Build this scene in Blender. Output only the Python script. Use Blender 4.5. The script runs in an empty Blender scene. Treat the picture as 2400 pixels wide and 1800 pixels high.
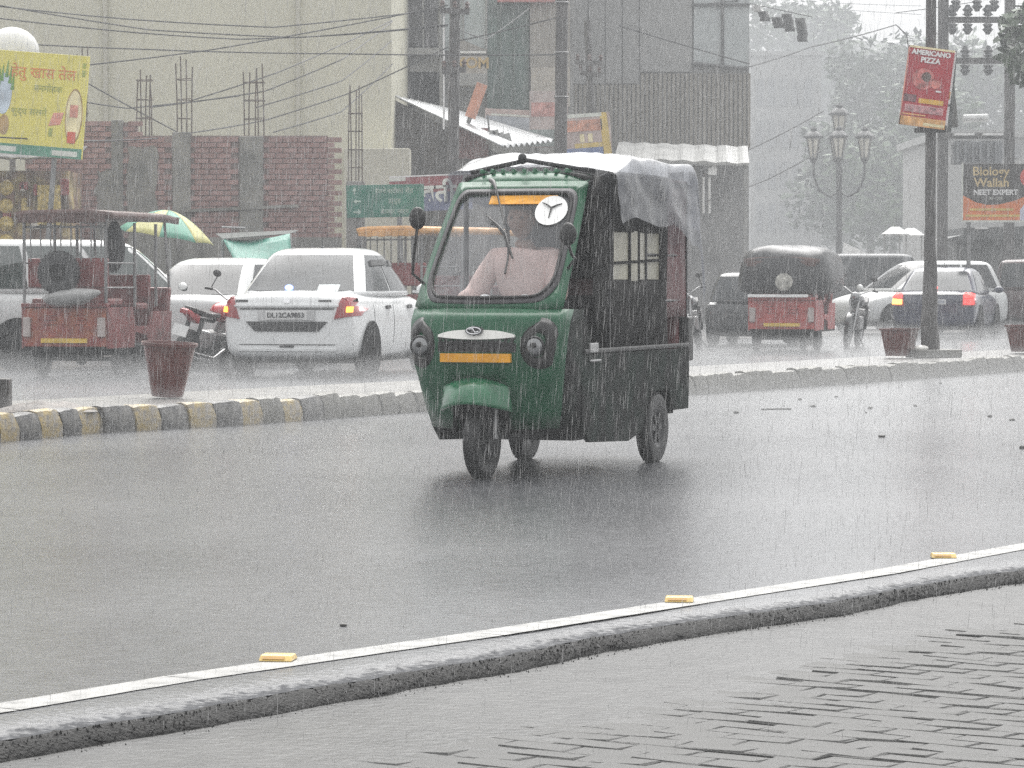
import bpy, bmesh, math, random
import numpy as np
from mathutils import Vector, Matrix, noise
from mathutils.bvhtree import BVHTree

random.seed(7)
R = math.radians
SC = bpy.context.scene
COL = SC.collection

# ---------------------------------------------------------------- camera
F = 7500.0            # focal length in photo pixels (photo 2400 x 1800)
H = 1.20              # camera height
HORIZON = 655.0
PITCH = math.atan((900 - HORIZON) / F)
cam_data = bpy.data.cameras.new('camera')
cam_data.sensor_width = 36.0
cam_data.lens = 36.0 * F / 2400.0
cam_data.clip_end = 3000.0
cam = bpy.data.objects.new('camera', cam_data)
COL.objects.link(cam)
cam.location = (0, 0, H)
cam.rotation_euler = (math.pi / 2 - PITCH, 0, 0)
SC.camera = cam

# ---------------------------------------------------------------- sky, sun, exposure
SUN_EL, SUN_AZ = 55.0, 8.0
world = bpy.data.worlds.new('World')
SC.world = world
world.use_nodes = True
wn = world.node_tree
wn.nodes.clear()
wo = wn.nodes.new('ShaderNodeOutputWorld')
wb = wn.nodes.new('ShaderNodeBackground')
sky = wn.nodes.new('ShaderNodeTexSky')
sky.sky_type = 'NISHITA'
sky.sun_disc = False
sky.sun_elevation = R(SUN_EL)
sky.sun_rotation = R(SUN_AZ)
sky.air_density = 1.6
sky.dust_density = 6.0
sky.ozone_density = 1.0
hs = wn.nodes.new('ShaderNodeHueSaturation')
hs.inputs['Saturation'].default_value = 0.06
wn.links.new(sky.outputs[0], hs.inputs['Color'])
ga = wn.nodes.new('ShaderNodeGamma'); ga.inputs['Gamma'].default_value = 0.5   # overcast: an even sky
wn.links.new(hs.outputs[0], ga.inputs['Color'])
wn.links.new(ga.outputs[0], wb.inputs['Color'])
wb.inputs['Strength'].default_value = 0.15
wn.links.new(wb.outputs[0], wo.inputs['Surface'])

sun_data = bpy.data.lights.new('sun', 'SUN')
sun_data.energy = 0.9
sun_data.angle = R(60)
sun_data.color = (1.0, 0.98, 0.95)
sun = bpy.data.objects.new('sun', sun_data)
COL.objects.link(sun)
_az = R(SUN_AZ)
_d = Vector((math.sin(_az) * math.cos(R(SUN_EL)), math.cos(_az) * math.cos(R(SUN_EL)), math.sin(R(SUN_EL))))
sun.rotation_euler = _d.to_track_quat('Z', 'Y').to_euler()
sun.location = (0, 0, 40)

SC.view_settings.view_transform = 'Standard'
SC.view_settings.look = 'None'
SC.view_settings.gamma = 1.0
SC.view_settings.use_curve_mapping = False
SC.view_settings.exposure = 2.28
SC.render.engine = 'CYCLES'
SC.cycles.use_denoising = False
SC.cycles.max_bounces = 5
SC.cycles.transparent_max_bounces = 12
SC.cycles.volume_bounces = 0
SC.cycles.sample_clamp_indirect = 6.0

# ---------------------------------------------------------------- pixel -> place
def ray(px, py):
    cp, sp = math.cos(PITCH), math.sin(PITCH)
    u = (px - 1200.0) / F
    v = (900.0 - py) / F
    return Vector((u, cp + v * sp, -sp + v * cp))

def gp(px, py, z=0.0):
    d = ray(px, py)
    t = (z - H) / d.z
    return Vector((d.x * t, d.y * t, z))

def at(px, py, Y):
    d = ray(px, py)
    t = Y / d.y
    return Vector((d.x * t, Y, H + d.z * t))

# ---------------------------------------------------------------- object helpers
def tag(o, label=None, cat=None, group=None, kind=None):
    if label: o['label'] = label
    if cat: o['category'] = cat
    if group: o['group'] = group
    if kind: o['kind'] = kind
    return o

def thing(name, label, cat, loc=(0, 0, 0), rz=0.0, group=None, rot=None):
    o = bpy.data.objects.new(name, None)
    COL.objects.link(o)
    o.location = loc
    o.rotation_euler = rot if rot else (0, 0, rz)
    o.empty_display_size = 0.1
    return tag(o, label, cat, group)

def link_mesh(name, me, parent=None):
    o = bpy.data.objects.new(name, me)
    COL.objects.link(o)
    if parent is not None:
        o.parent = parent
    return o

def copy_tree(o, parent=None):
    c = o.copy()
    COL.objects.link(c)
    c.parent = parent
    for ch in o.children:
        copy_tree(ch, c)
    return c

class MB:
    """collects shapes into one mesh"""
    def __init__(s):
        s.v, s.f = [], []
    def add(s, vs, fs):
        o = len(s.v)
        s.v.extend(tuple(v) for v in vs)
        s.f.extend(tuple(i + o for i in f) for f in fs)
        return s
    def box(s, c, d, rot=None):
        x, y, z = d[0] / 2, d[1] / 2, d[2] / 2
        vs = [Vector(p) for p in ((-x, -y, -z), (x, -y, -z), (x, y, -z), (-x, y, -z), (-x, -y, z), (x, -y, z), (x, y, z), (-x, y, z))]
        if rot is not None:
            m = rot if isinstance(rot, Matrix) else Matrix.Rotation(rot[2], 3, 'Z') @ Matrix.Rotation(rot[1], 3, 'Y') @ Matrix.Rotation(rot[0], 3, 'X')
            vs = [m @ v for v in vs]
        c = Vector(c)
        return s.add([v + c for v in vs], [(0, 3, 2, 1), (4, 5, 6, 7), (0, 1, 5, 4), (1, 2, 6, 5), (2, 3, 7, 6), (3, 0, 4, 7)])
    def prism(s, poly, a, b, axis='y'):
        """poly: 2D points; axis y: (x,z); axis x: (y,z); axis z: (x,y)"""
        def P(p, t):
            if axis == 'y': return (p[0], t, p[1])
            if axis == 'x': return (t, p[0], p[1])
            return (p[0], p[1], t)
        n = len(poly)
        vs = [P(p, a) for p in poly] + [P(p, b) for p in poly]
        fs = [tuple(range(n)), tuple(range(2 * n - 1, n - 1, -1))]
        fs += [(i, i + n, (i + 1) % n + n, (i + 1) % n) for i in range(n)]
        return s.add(vs, fs)
    def loft(s, rings, cap=True, closed=True):
        n = len(rings[0]); m = len(rings)
        vs = [p for r in rings for p in r]
        fs = []
        for j in range(m - 1):
            for i in range(n if closed else n - 1):
                k = (i + 1) % n
                fs.append((j * n + i, j * n + k, (j + 1) * n + k, (j + 1) * n + i))
        if cap and closed:
            fs.append(tuple(range(n - 1, -1, -1)))
            fs.append(tuple((m - 1) * n + i for i in range(n)))
        return s.add(vs, fs)
    def tube(s, pts, r, n=6, cap=True):
        pts = [Vector(p) for p in pts]
        rs = r if isinstance(r, (list, tuple)) else [r] * len(pts)
        rings = []
        up = None
        for i, p in enumerate(pts):
            t = (pts[min(i + 1, len(pts) - 1)] - pts[max(i - 1, 0)])
            t.normalize()
            if up is None:
                up = Vector((0, 0, 1)) if abs(t.z) < .9 else Vector((1, 0, 0))
            a = t.cross(up); a.normalize()
            b = a.cross(t); b.normalize()
            up = b
            rings.append([p + (a * math.cos(2 * math.pi * k / n) + b * math.sin(2 * math.pi * k / n)) * rs[i] for k in range(n)])
        return s.loft(rings, cap)
    def cyl(s, p0, p1, r0, r1=None, n=12):
        return s.tube([p0, p1], [r0, r0 if r1 is None else r1], n)
    def lathe(s, prof, c=(0, 0, 0), n=16, axis='z', cap=True):
        c = Vector(c); rings = []
        for r, h in prof:
            ring = []
            for k in range(n):
                a = 2 * math.pi * k / n
                x, y = r * math.cos(a), r * math.sin(a)
                ring.append(c + Vector((x, y, h) if axis == 'z' else ((h, x, y) if axis == 'x' else (x, h, y))))
            rings.append(ring)
        return s.loft(rings, cap)
    def grid(s, nu, nv, fn):
        vs = [fn(i / nu, j / nv) for j in range(nv + 1) for i in range(nu + 1)]
        fs = [(j * (nu + 1) + i, j * (nu + 1) + i + 1, (j + 1) * (nu + 1) + i + 1, (j + 1) * (nu + 1) + i) for j in range(nv) for i in range(nu)]
        return s.add(vs, fs)
    def ball(s, c, r, nu=10, nv=7):
        c = Vector(c)
        if not isinstance(r, (tuple, list)): r = (r, r, r)
        rings = []
        for j in range(nv + 1):
            th = math.pi * min(max(j / nv, .02), .98)
            rings.append([c + Vector((r[0] * math.sin(th) * math.cos(2 * math.pi * k / nu), r[1] * math.sin(th) * math.sin(2 * math.pi * k / nu), -r[2] * math.cos(th))) for k in range(nu)])
        return s.loft(rings)
    def mesh(s, name, mat=None, smooth=None, recalc=True):
        me = bpy.data.meshes.new(name)
        me.from_pydata(s.v, [], s.f)
        if recalc:
            bm = bmesh.new(); bm.from_mesh(me)
            bmesh.ops.recalc_face_normals(bm, faces=bm.faces)
            bm.to_mesh(me); bm.free()
        if mat is not None: me.materials.append(mat)
        if smooth is not None:
            me.polygons.foreach_set('use_smooth', [True] * len(me.polygons))
            if smooth < 179: me.set_sharp_from_angle(angle=R(smooth))
        me.update()
        return me
    def build(s, name, mat, parent=None, smooth=None, bevel=0, seg=2, sub=0, solid=0, recalc=True):
        o = link_mesh(name, s.mesh(name, mat, smooth, recalc), parent)
        if solid:
            m = o.modifiers.new('solid', 'SOLIDIFY'); m.thickness = solid; m.offset = 0
        if bevel:
            m = o.modifiers.new('bevel', 'BEVEL'); m.width = bevel; m.segments = seg; m.limit_method = 'ANGLE'
        if sub:
            m = o.modifiers.new('sub', 'SUBSURF'); m.levels = sub; m.render_levels = sub
        return o

def bvh_of(o):
    dg = bpy.context.evaluated_depsgraph_get()
    e = o.evaluated_get(dg)
    me = e.to_mesh()
    t = BVHTree.FromPolygons([v.co.copy() for v in me.vertices], [tuple(p.vertices) for p in me.polygons])
    e.to_mesh_clear()
    return t

def patch(bvh, quad, axis, nu=8, nv=4, off=.004, start=6.0, solid=.006):
    """thin plate lying on a body: quad of 2D corners (bl, br, tr, tl) seen along axis; returns MB"""
    AX = {'y-': (Vector((0, 1, 0)), lambda a, b: Vector((a, -start, b))), 'y+': (Vector((0, -1, 0)), lambda a, b: Vector((a, start + 4, b))),
          'x+': (Vector((-1, 0, 0)), lambda a, b: Vector((start, a, b))), 'x-': (Vector((1, 0, 0)), lambda a, b: Vector((-start, a, b)))}
    d, pos = AX[axis]
    q = [Vector(p) for p in quad]
    last = [None]
    top, bot = [], []
    for j in range(nv + 1):
        for i in range(nu + 1):
            u, v = i / nu, j / nv
            p = (q[0] * (1 - u) + q[1] * u) * (1 - v) + (q[3] * (1 - u) + q[2] * u) * v
            o = pos(p.x, p.y)
            hit, nor, _, _ = bvh.ray_cast(o, d)
            if hit is None:
                hit, nor, _, _ = bvh.find_nearest(o + d * start)
            if nor.dot(d) > 0: nor = -nor
            top.append(hit + nor * (off + solid)); bot.append(hit + nor * (off - solid))
    m = MB()
    n = (nu + 1) * (nv + 1)
    idx = lambda i, j: j * (nu + 1) + i
    fs = []
    for j in range(nv):
        for i in range(nu):
            a, b, c, e = idx(i, j), idx(i + 1, j), idx(i + 1, j + 1), idx(i, j + 1)
            fs.append((a, b, c, e)); fs.append((a + n, e + n, c + n, b + n))
    rim = [idx(i, 0) for i in range(nu + 1)] + [idx(nu, j) for j in range(1, nv + 1)] + [idx(i, nv) for i in range(nu - 1, -1, -1)] + [idx(0, j) for j in range(nv - 1, 0, -1)]
    for k in range(len(rim)):
        a, b = rim[k], rim[(k + 1) % len(rim)]
        fs.append((a, b, b + n, a + n))
    m.add(top + bot, fs)
    return m

# ---------------------------------------------------------------- materials
MATS = {}
def M(name, col=(.5, .5, .5), rough=.5, metal=0.0, var=.12, scale=6.0, bump=0.0, bscale=60.0, spec=.5, coat=0.0,
      emit=None, estr=1.0, col2=None, c2scale=3.0, c2pos=.55, c2wid=.1, trans=0.0, alpha=1.0, stretch=None, sss=0.0, rvar=0.0):
    if name in MATS: return MATS[name]
    m = bpy.data.materials.new(name); m.use_nodes = True
    nt = m.node_tree; N = nt.nodes; L = nt.links
    b = N['Principled BSDF']
    b.inputs['Roughness'].default_value = rough
    b.inputs['Metallic'].default_value = metal
    b.inputs['Specular IOR Level'].default_value = spec
    b.inputs['Coat Weight'].default_value = coat
    b.inputs['Coat Roughness'].default_value = .08
    b.inputs['Alpha'].default_value = alpha
    b.inputs['Transmission Weight'].default_value = trans
    tc = N.new('ShaderNodeTexCoord'); vec = tc.outputs['Object']
    if stretch:
        mp = N.new('ShaderNodeMapping'); mp.inputs['Scale'].default_value = stretch
        L.new(vec, mp.inputs['Vector']); vec = mp.outputs['Vector']
    base = tuple(col) + (1,)
    no = N.new('ShaderNodeTexNoise'); no.inputs['Scale'].default_value = scale; no.inputs['Detail'].default_value = 5
    L.new(vec, no.inputs['Vector'])
    mr = N.new('ShaderNodeMapRange')
    mr.inputs['To Min'].default_value = 1 - var * 1.6; mr.inputs['To Max'].default_value = 1 + var * 1.6
    mr.inputs['From Min'].default_value = .25; mr.inputs['From Max'].default_value = .75
    L.new(no.outputs['Fac'], mr.inputs['Value'])
    cur = None
    if col2 is not None:
        n2 = N.new('ShaderNodeTexNoise'); n2.inputs['Scale'].default_value = c2scale; n2.inputs['Detail'].default_value = 6
        n2.inputs['Roughness'].default_value = .65
        L.new(vec, n2.inputs['Vector'])
        ra = N.new('ShaderNodeMapRange'); ra.inputs['From Min'].default_value = c2pos - c2wid; ra.inputs['From Max'].default_value = c2pos + c2wid
        L.new(n2.outputs['Fac'], ra.inputs['Value'])
        mx = N.new('ShaderNodeMix'); mx.data_type = 'RGBA'
        mx.inputs['A'].default_value = base; mx.inputs['B'].default_value = tuple(col2) + (1,)
        L.new(ra.outputs['Result'], mx.inputs['Factor'])
        cur = mx.outputs['Result']
    mul = N.new('ShaderNodeMix'); mul.data_type = 'RGBA'; mul.blend_type = 'MULTIPLY'; mul.inputs['Factor'].default_value = 1
    if cur is None: mul.inputs['A'].default_value = base
    else: L.new(cur, mul.inputs['A'])
    L.new(mr.outputs['Result'], mul.inputs['B'])
    L.new(mul.outputs['Result'], b.inputs['Base Color'])
    if rvar:
        rr = N.new('ShaderNodeMapRange'); rr.inputs['To Min'].default_value = max(.02, rough - rvar); rr.inputs['To Max'].default_value = rough + rvar
        rr.inputs['From Min'].default_value = .3; rr.inputs['From Max'].default_value = .7
        L.new(no.outputs['Fac'], rr.inputs['Value']); L.new(rr.outputs['Result'], b.inputs['Roughness'])
    if bump:
        nb = N.new('ShaderNodeTexNoise'); nb.inputs['Scale'].default_value = bscale; nb.inputs['Detail'].default_value = 4
        L.new(vec, nb.inputs['Vector'])
        bp = N.new('ShaderNodeBump'); bp.inputs['Strength'].default_value = bump; bp.inputs['Distance'].default_value = .01
        L.new(nb.outputs['Fac'], bp.inputs['Height']); L.new(bp.outputs['Normal'], b.inputs['Normal'])
    if emit:
        b.inputs['Emission Color'].default_value = tuple(emit) + (1,); b.inputs['Emission Strength'].default_value = estr
    MATS[name] = m
    return m

def glassy(name, tint=(.8, .82, .84), clear=.6, rough=.05, milk=(.5, .5, .5), milkf=.2):
    """thin sheet: part clear, part milky (wet, dirty), with a reflecting skin"""
    if name in MATS: return MATS[name]
    m = bpy.data.materials.new(name); m.use_nodes = True
    nt = m.node_tree; N = nt.nodes; L = nt.links; N.clear()
    out = N.new('ShaderNodeOutputMaterial')
    tr = N.new('ShaderNodeBsdfTransparent'); tr.inputs['Color'].default_value = tint + (1,)
    df = N.new('ShaderNodeBsdfDiffuse'); df.inputs['Color'].default_value = milk + (1,)
    tl = N.new('ShaderNodeBsdfTranslucent'); tl.inputs['Color'].default_value = milk + (1,)
    ad = N.new('ShaderNodeMixShader'); ad.inputs[0].default_value = .5
    L.new(df.outputs[0], ad.inputs[1]); L.new(tl.outputs[0], ad.inputs[2])
    tc = N.new('ShaderNodeTexCoord'); no = N.new('ShaderNodeTexNoise'); no.inputs['Scale'].default_value = 5; no.inputs['Detail'].default_value = 5
    L.new(tc.outputs['Object'], no.inputs['Vector'])
    mr = N.new('ShaderNodeMapRange'); mr.inputs['From Min'].default_value = .3; mr.inputs['From Max'].default_value = .7
    mr.inputs['To Min'].default_value = max(0, (1 - clear) - milkf); mr.inputs['To Max'].default_value = min(1, (1 - clear) + milkf)
    L.new(no.outputs['Fac'], mr.inputs['Value'])
    m1 = N.new('ShaderNodeMixShader'); L.new(mr.outputs['Result'], m1.inputs[0]); L.new(tr.outputs[0], m1.inputs[1]); L.new(ad.outputs[0], m1.inputs[2])
    gl = N.new('ShaderNodeBsdfGlossy'); gl.inputs['Roughness'].default_value = rough
    fr = N.new('ShaderNodeFresnel'); ge = N.new('ShaderNodeNewGeometry'); ir = N.new('ShaderNodeMapRange')
    ir.inputs['To Min'].default_value = 1.45; ir.inputs['To Max'].default_value = 1 / 1.45; L.new(ge.outputs['Backfacing'], ir.inputs['Value']); L.new(ir.outputs['Result'], fr.inputs['IOR'])
    m2 = N.new('ShaderNodeMixShader'); L.new(fr.outputs[0], m2.inputs[0]); L.new(m1.outputs[0], m2.inputs[1]); L.new(gl.outputs[0], m2.inputs[2])
    L.new(m2.outputs[0], out.inputs['Surface'])
    MATS[name] = m
    return m

def wet_road(name, base, rough, b_fine, b_wide, patchy=.5, spec=.85, worn=False):
    """asphalt under a rain-beaten film of water"""
    m = bpy.data.materials.new(name); m.use_nodes = True
    nt = m.node_tree; N = nt.nodes; L = nt.links
    b = N['Principled BSDF']
    tc = N.new('ShaderNodeTexCoord')
    def tex(scale, det, st=None):
        n = N.new('ShaderNodeTexNoise'); n.inputs['Scale'].default_value = scale; n.inputs['Detail'].default_value = det
        v = tc.outputs['Object']
        if st:
            mp = N.new('ShaderNodeMapping'); mp.inputs['Scale'].default_value = st; L.new(v, mp.inputs['Vector']); v = mp.outputs['Vector']
        L.new(v, n.inputs['Vector']); return n.outputs['Fac']
    def rng(src, a, c, lo, hi):
        r = N.new('ShaderNodeMapRange'); r.inputs['From Min'].default_value = a; r.inputs['From Max'].default_value = c
        r.inputs['To Min'].default_value = lo; r.inputs['To Max'].default_value = hi; L.new(src, r.inputs['Value']); return r.outputs['Result']
    big = tex(.55, 5, (1, .6, 1)); mid = tex(9, 6); fine = tex(70, 3); rip = tex(28, 2)
    mul = N.new('ShaderNodeMix'); mul.data_type = 'RGBA'; mul.blend_type = 'MULTIPLY'; mul.inputs['Factor'].default_value = 1
    mul.inputs['A'].default_value = tuple(base) + (1,)
    L.new(rng(mid, .25, .75, .65, 1.35), mul.inputs['B'])
    L.new(mul.outputs['Result'], b.inputs['Base Color'])
    L.new(rng(big, .35, .65, rough * (1 - patchy * .35), rough * (1 + patchy * .5)), b.inputs['Roughness'])
    b.inputs['IOR'].default_value = 1.40
    b.inputs['Specular IOR Level'].default_value = spec
    if worn:                                    # crumbling, unpolished margin given by a mesh attribute
        at_ = N.new('ShaderNodeAttribute'); at_.attribute_name = 'worn_edge'
        sm_ = N.new('ShaderNodeMath'); sm_.operation = 'ADD'; L.new(at_.outputs['Fac'], sm_.inputs[0]); L.new(rng(tex(40, 6), .3, .7, -.3, .3), sm_.inputs[1])
        w_ = rng(sm_.outputs[0], .25, .85, 0, 1)
        def blend(sock, src, val, const=None):
            mx = N.new('ShaderNodeMix'); mx.data_type = 'FLOAT'; L.new(w_, mx.inputs[0]); mx.inputs[3].default_value = val
            if src is None: mx.inputs[2].default_value = const
            else: L.new(src, mx.inputs[2])
            L.new(mx.outputs[0], sock)
        blend(b.inputs['Roughness'], b.inputs['Roughness'].links[0].from_socket, .75)
        blend(b.inputs['Specular IOR Level'], None, .12, spec)
    b1 = N.new('ShaderNodeBump'); b1.inputs['Strength'].default_value = b_wide; b1.inputs['Distance'].default_value = .006
    L.new(rip, b1.inputs['Height'])
    b2 = N.new('ShaderNodeBump'); b2.inputs['Strength'].default_value = b_fine; b2.inputs['Distance'].default_value = .004
    L.new(fine, b2.inputs['Height']); L.new(b1.outputs['Normal'], b2.inputs['Normal'])
    L.new(b2.outputs['Normal'], b.inputs['Normal'])
    MATS[name] = m
    return m

def text_mesh(body, size, mat, parent, loc, rot=(math.pi / 2, 0, 0), ext=.002, name='lettering', bold=0.0, sx=1.0, align='CENTER'):
    c = bpy.data.curves.new(name, 'FONT'); c.body = body; c.size = size; c.extrude = ext; c.resolution_u = 3
    c.align_x = align; c.align_y = 'CENTER'; c.offset = bold
    t = bpy.data.objects.new(name + '_tmp', c); COL.objects.link(t)
    dg = bpy.context.evaluated_depsgraph_get()
    me = bpy.data.meshes.new_from_object(t.evaluated_get(dg))
    me.name = name
    bpy.data.objects.remove(t); bpy.data.curves.remove(c)
    me.materials.clear(); me.materials.append(mat)
    o = link_mesh(name, me, parent)
    o.location = loc; o.rotation_euler = rot; o.scale = (sx, 1, 1)
    return o
# ================================================================ GROUND, ROAD, PAVING
WET_ROAD = wet_road('wet_asphalt', (.062, .064, .069), .23, .36, .34, patchy=.22, spec=1.0, worn=True)
WET_FAR = WET_ROAD
CONC = M('wet_concrete', (.16, .155, .145), .34, var=.2, scale=5, bump=.5, bscale=40, col2=(.09, .087, .08), c2scale=2.2, c2pos=.56)
MUD = M('wet_roadside_mud', (.12, .105, .085), .35, var=.25, scale=1.5, bump=.6, bscale=14)
PAVER = M('wet_paver', (.075, .075, .073), .55, spec=.24, var=.22, scale=9, bump=.5, bscale=120, rvar=.1)
EDGE = M('broken_asphalt', (.020, .0195, .019), .65, spec=.15, col2=(.010, .010, .010), c2scale=22, c2pos=.5, c2wid=.12, var=.35, scale=40, bump=1.0, bscale=90)
PAINTW = M('road_paint_white', (.27, .268, .258), .5, var=.08, scale=7, col2=(.15, .15, .145), c2scale=9, c2pos=.55, c2wid=.08, bump=.25, bscale=90)
KY = M('kerb_paint_yellow', (.37, .27, .08), .48, var=.22, scale=9, col2=(.20, .18, .15), c2scale=7, c2pos=.46, c2wid=.09, bump=.6, bscale=40)
KB = M('kerb_paint_black', (.045, .044, .044), .45, var=.3, scale=9, col2=(.13, .125, .115), c2scale=7, c2pos=.49, c2wid=.09, bump=.6, bscale=40)
KC = M('kerb_bare_concrete', (.13, .125, .105), .45, var=.25, scale=9, col2=(.055, .053, .045), c2scale=6, c2pos=.52, c2wid=.1, bump=.7, bscale=40)

def poly_at(pts, s):
    """point at parameter s (metres along, extrapolated) on a polyline of Vectors"""
    acc = 0.0
    for i in range(len(pts) - 1):
        seg = pts[i + 1] - pts[i]; l = seg.length
        if s <= acc + l or i == len(pts) - 2:
            return pts[i] + seg * ((s - acc) / l), seg.normalized()
        acc += l
    return pts[-1], (pts[-1] - pts[-2]).normalized()

# broken near edge of the asphalt (photo points on the lower paving level)
LOW = -0.065
EDGEPTS = [gp(*p, z=LOW) for p in ((0, 1783), (271, 1739), (651, 1668), (1200, 1575), (1504, 1508), (1960, 1444), (2231, 1390), (2400, 1364))]
UDIR = (EDGEPTS[-1] - EDGEPTS[0]).normalized()              # along the road
NDIR = Vector((-UDIR.y, UDIR.x, 0))                          # across, away from the camera
E0 = EDGEPTS[0]

def edge_offset(s):
    """how far the broken edge strays from the straight line at s"""
    acc = [((p - E0).dot(UDIR), (p - E0).dot(NDIR)) for p in EDGEPTS]
    o = 0.0
    for (a, oa), (b, ob) in zip(acc, acc[1:]):
        if a <= s <= b:
            o = oa + (ob - oa) * (s - a) / (b - a)
    return o + .035 * noise.noise((s * 1.7, 3.1, 0)) + .02 * noise.noise((s * 6.0, 9.2, 0))

def rp(s, n, z=0.0):
    p = E0 + UDIR * s + NDIR * n
    return Vector((p.x, p.y, z))

# ground to the horizon
g = MB(); g.add([(-900, -60, -.16), (900, -60, -.16), (900, 1900, -.16), (-900, 1900, -.16)], [(0, 1, 2, 3)])
ground = g.build('ground', MUD); tag(ground, kind='structure')

# road: one sheet from the broken edge over both carriageways
def road_mesh():
    m = MB()
    S = list(np.arange(-14, -1.6, .8)) + list(np.arange(-1.6, 9, .06)) + list(np.arange(9, 40, .8)) + list(np.arange(40, 420, 20))
    T = [0.0, .05, .12, .24, .5, .9, 2.0, 4.0, 8.0, 13.0, 20.0, 40.0]
    vs = []
    for s in S:
        eo = edge_offset(s)
        for k, t in enumerate(T):
            crown = 0.0
            z = -.018 * math.exp(-(t / .13) ** 2) + .0007 * noise.noise((s * .9, t * .9, 1.7)) * (1 if .2 < t < 8 else .2)
            p = rp(s, eo * max(0, 1 - t / 3) + t + .03, z)
            vs.append(p)
    nt_ = len(T); fs = []
    for i in range(len(S) - 1):
        for k in range(nt_ - 1):
            fs.append((i * nt_ + k, (i + 1) * nt_ + k, (i + 1) * nt_ + k + 1, i * nt_ + k + 1))
    m.add(vs, fs)
    return m
road = road_mesh().build('road', WET_ROAD, smooth=60, recalc=False); tag(road, kind='structure')
_att = road.data.attributes.new('worn_edge', 'FLOAT', 'POINT')
_nT = 12
_att.data.foreach_set('value', [max(0.0, 1 - [0.0, .05, .12, .24, .5, .9, 2.0, 4.0, 8.0, 13.0, 20.0, 40.0][i % _nT] / .19) for i in range(len(road.data.vertices))])

# the broken asphalt face, a rough crumbling lip
def lip():
    m = MB(); vs = []
    S = list(np.arange(-6, -1.6, .12)) + list(np.arange(-1.6, 9, .022)) + list(np.arange(9, 24, .15))
    K = 9
    for s in S:
        eo = edge_offset(s)
        for k in range(K):
            t = k / (K - 1)
            j1 = noise.noise((s * 28, t * 9, 4.0)); j2 = noise.noise((s * 55, t * 17, 8.0))
            wide = .09 + .05 * noise.noise((s * 1.3, 5.0, 2.0))
            n = eo - wide * .6 + (wide * .6 + .035) * t ** 1.5 + .011 * j1 + .006 * j2
            z = LOW - .012 + (abs(LOW) + .002) * (t ** .7) + .006 * j1 + .004 * j2
            if k == K - 1: n = eo + .055; z = -.030
            vs.append(rp(s, n, z))
    fs = [(i * K + k, (i + 1) * K + k, (i + 1) * K + k + 1, i * K + k + 1) for i in range(len(S) - 1) for k in range(K - 1)]
    m.add(vs, fs)
    return m
lip_o = lip().build('broken_edge', EDGE, road, smooth=70, recalc=False)

# crumbs of broken asphalt along the lip: too many to count
crumb = MB()
for _ in range(2600):
    s = random.uniform(-1.5, 8.6)
    dn = random.uniform(-.10, .0) if random.random() < .45 else random.uniform(-.03, .015)
    n = edge_offset(s) + dn
    r = random.uniform(.0015, .005)
    zc = (LOW + .006 + max(0, (dn + .06) / .10 * .06)) if dn < .05 else -.001
    p = rp(s, n, zc)
    a = random.random() * 6.28
    vs = [p + Vector((r * math.cos(a + k * 1.57) * random.uniform(.7, 1.3), r * math.sin(a + k * 1.57) * random.uniform(.7, 1.3), -.003)) for k in range(4)] + [p + Vector((0, 0, r * random.uniform(.7, 1.3)))]
    crumb.add(vs, [(0, 1, 4), (1, 2, 4), (2, 3, 4), (3, 0, 4)])
tag(crumb.build('asphalt_crumbs', EDGE, road), kind='stuff')

# white edge line in strips
LINE = [gp(*p) for p in ((-260, 1702), (0, 1661), (430, 1590), (1140, 1487), (1667, 1404), (2068, 1342), (2366, 1287), (2620, 1243), (3300, 1140))]
for i in range(len(LINE) - 1):
    a, b = LINE[i], LINE[i + 1]
    d = (b - a).normalized(); n_ = Vector((-d.y, d.x, 0)); L_ = (b - a).length
    gap = .003
    m = MB(); K = max(6, int(L_ / .1)); vs = []
    for k in range(K + 1):
        p = a + d * (gap + (L_ - 2 * gap) * k / K)
        for sgn in (-1, 1):
            q = p + n_ * sgn * (.072 + .004 * noise.noise((k * .7, sgn * 3, i)))
            vs.append((q.x, q.y, .0026))
    m.add(vs, [(2 * k, 2 * k + 2, 2 * k + 3, 2 * k + 1) for k in range(K)])
    m.build('edge_line', PAINTW, road, recalc=False)

# block paving beside the road
verge = MB()
vs = []
for s in (-14, -4, 0, 4, 9, 16, 60):
    for n in (.25, -6.0, -30):
        vs.append(rp(s, n, LOW - .009))
verge.add(vs, [(i * 3 + k, i * 3 + k + 1, (i + 1) * 3 + k + 1, (i + 1) * 3 + k) for i in range(6) for k in range(2)])
BED = M('paving_bed_silt', (.085, .083, .08), .3, var=.3, scale=12, bump=.5, bscale=70)
pavement = verge.build('pavement', BED, recalc=True); tag(pavement, kind='structure')

BL, BW, BH = .215, .112, .05
variants = []
for k in range(6):
    m = MB(); x, y = BL / 2 - .0025, BW / 2 - .0025; c = .005
    j = lambda: random.uniform(-.0025, .0025)
    low = [(-x, -y, -BH), (x, -y, -BH), (x, y, -BH), (-x, y, -BH)]
    midr = [(-x + j(), -y + j(), -c), (x + j(), -y + j(), -c), (x + j(), y + j(), -c), (-x + j(), y + j(), -c)]
    top = [(-x + c, -y + c, j()), (x - c, -y + c, j()), (x - c, y - c, j()), (-x + c, y - c, j())]
    m.loft([low, midr, top])
    variants.append(m.mesh('paver', PAVER, smooth=None))
ang = math.atan2(NDIR.y, NDIR.x)
singles = 0
rest = MB()
cells = []
for r_ in range(-20, 120):            # rows along the road
    for c_ in range(-70, 2):
        s = r_ * BW + .03
        n = -.04 + c_ * BL + (BL / 2 if r_ % 2 else 0)
        ws = rp(s, n, LOW)
        if n > edge_offset(s) - .16: continue
        cells.append((ws, s, n))
cells.sort(key=lambda c: (c[0].x - c[0].y * 0) ** 2 * .0 + c[0].y)
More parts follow.
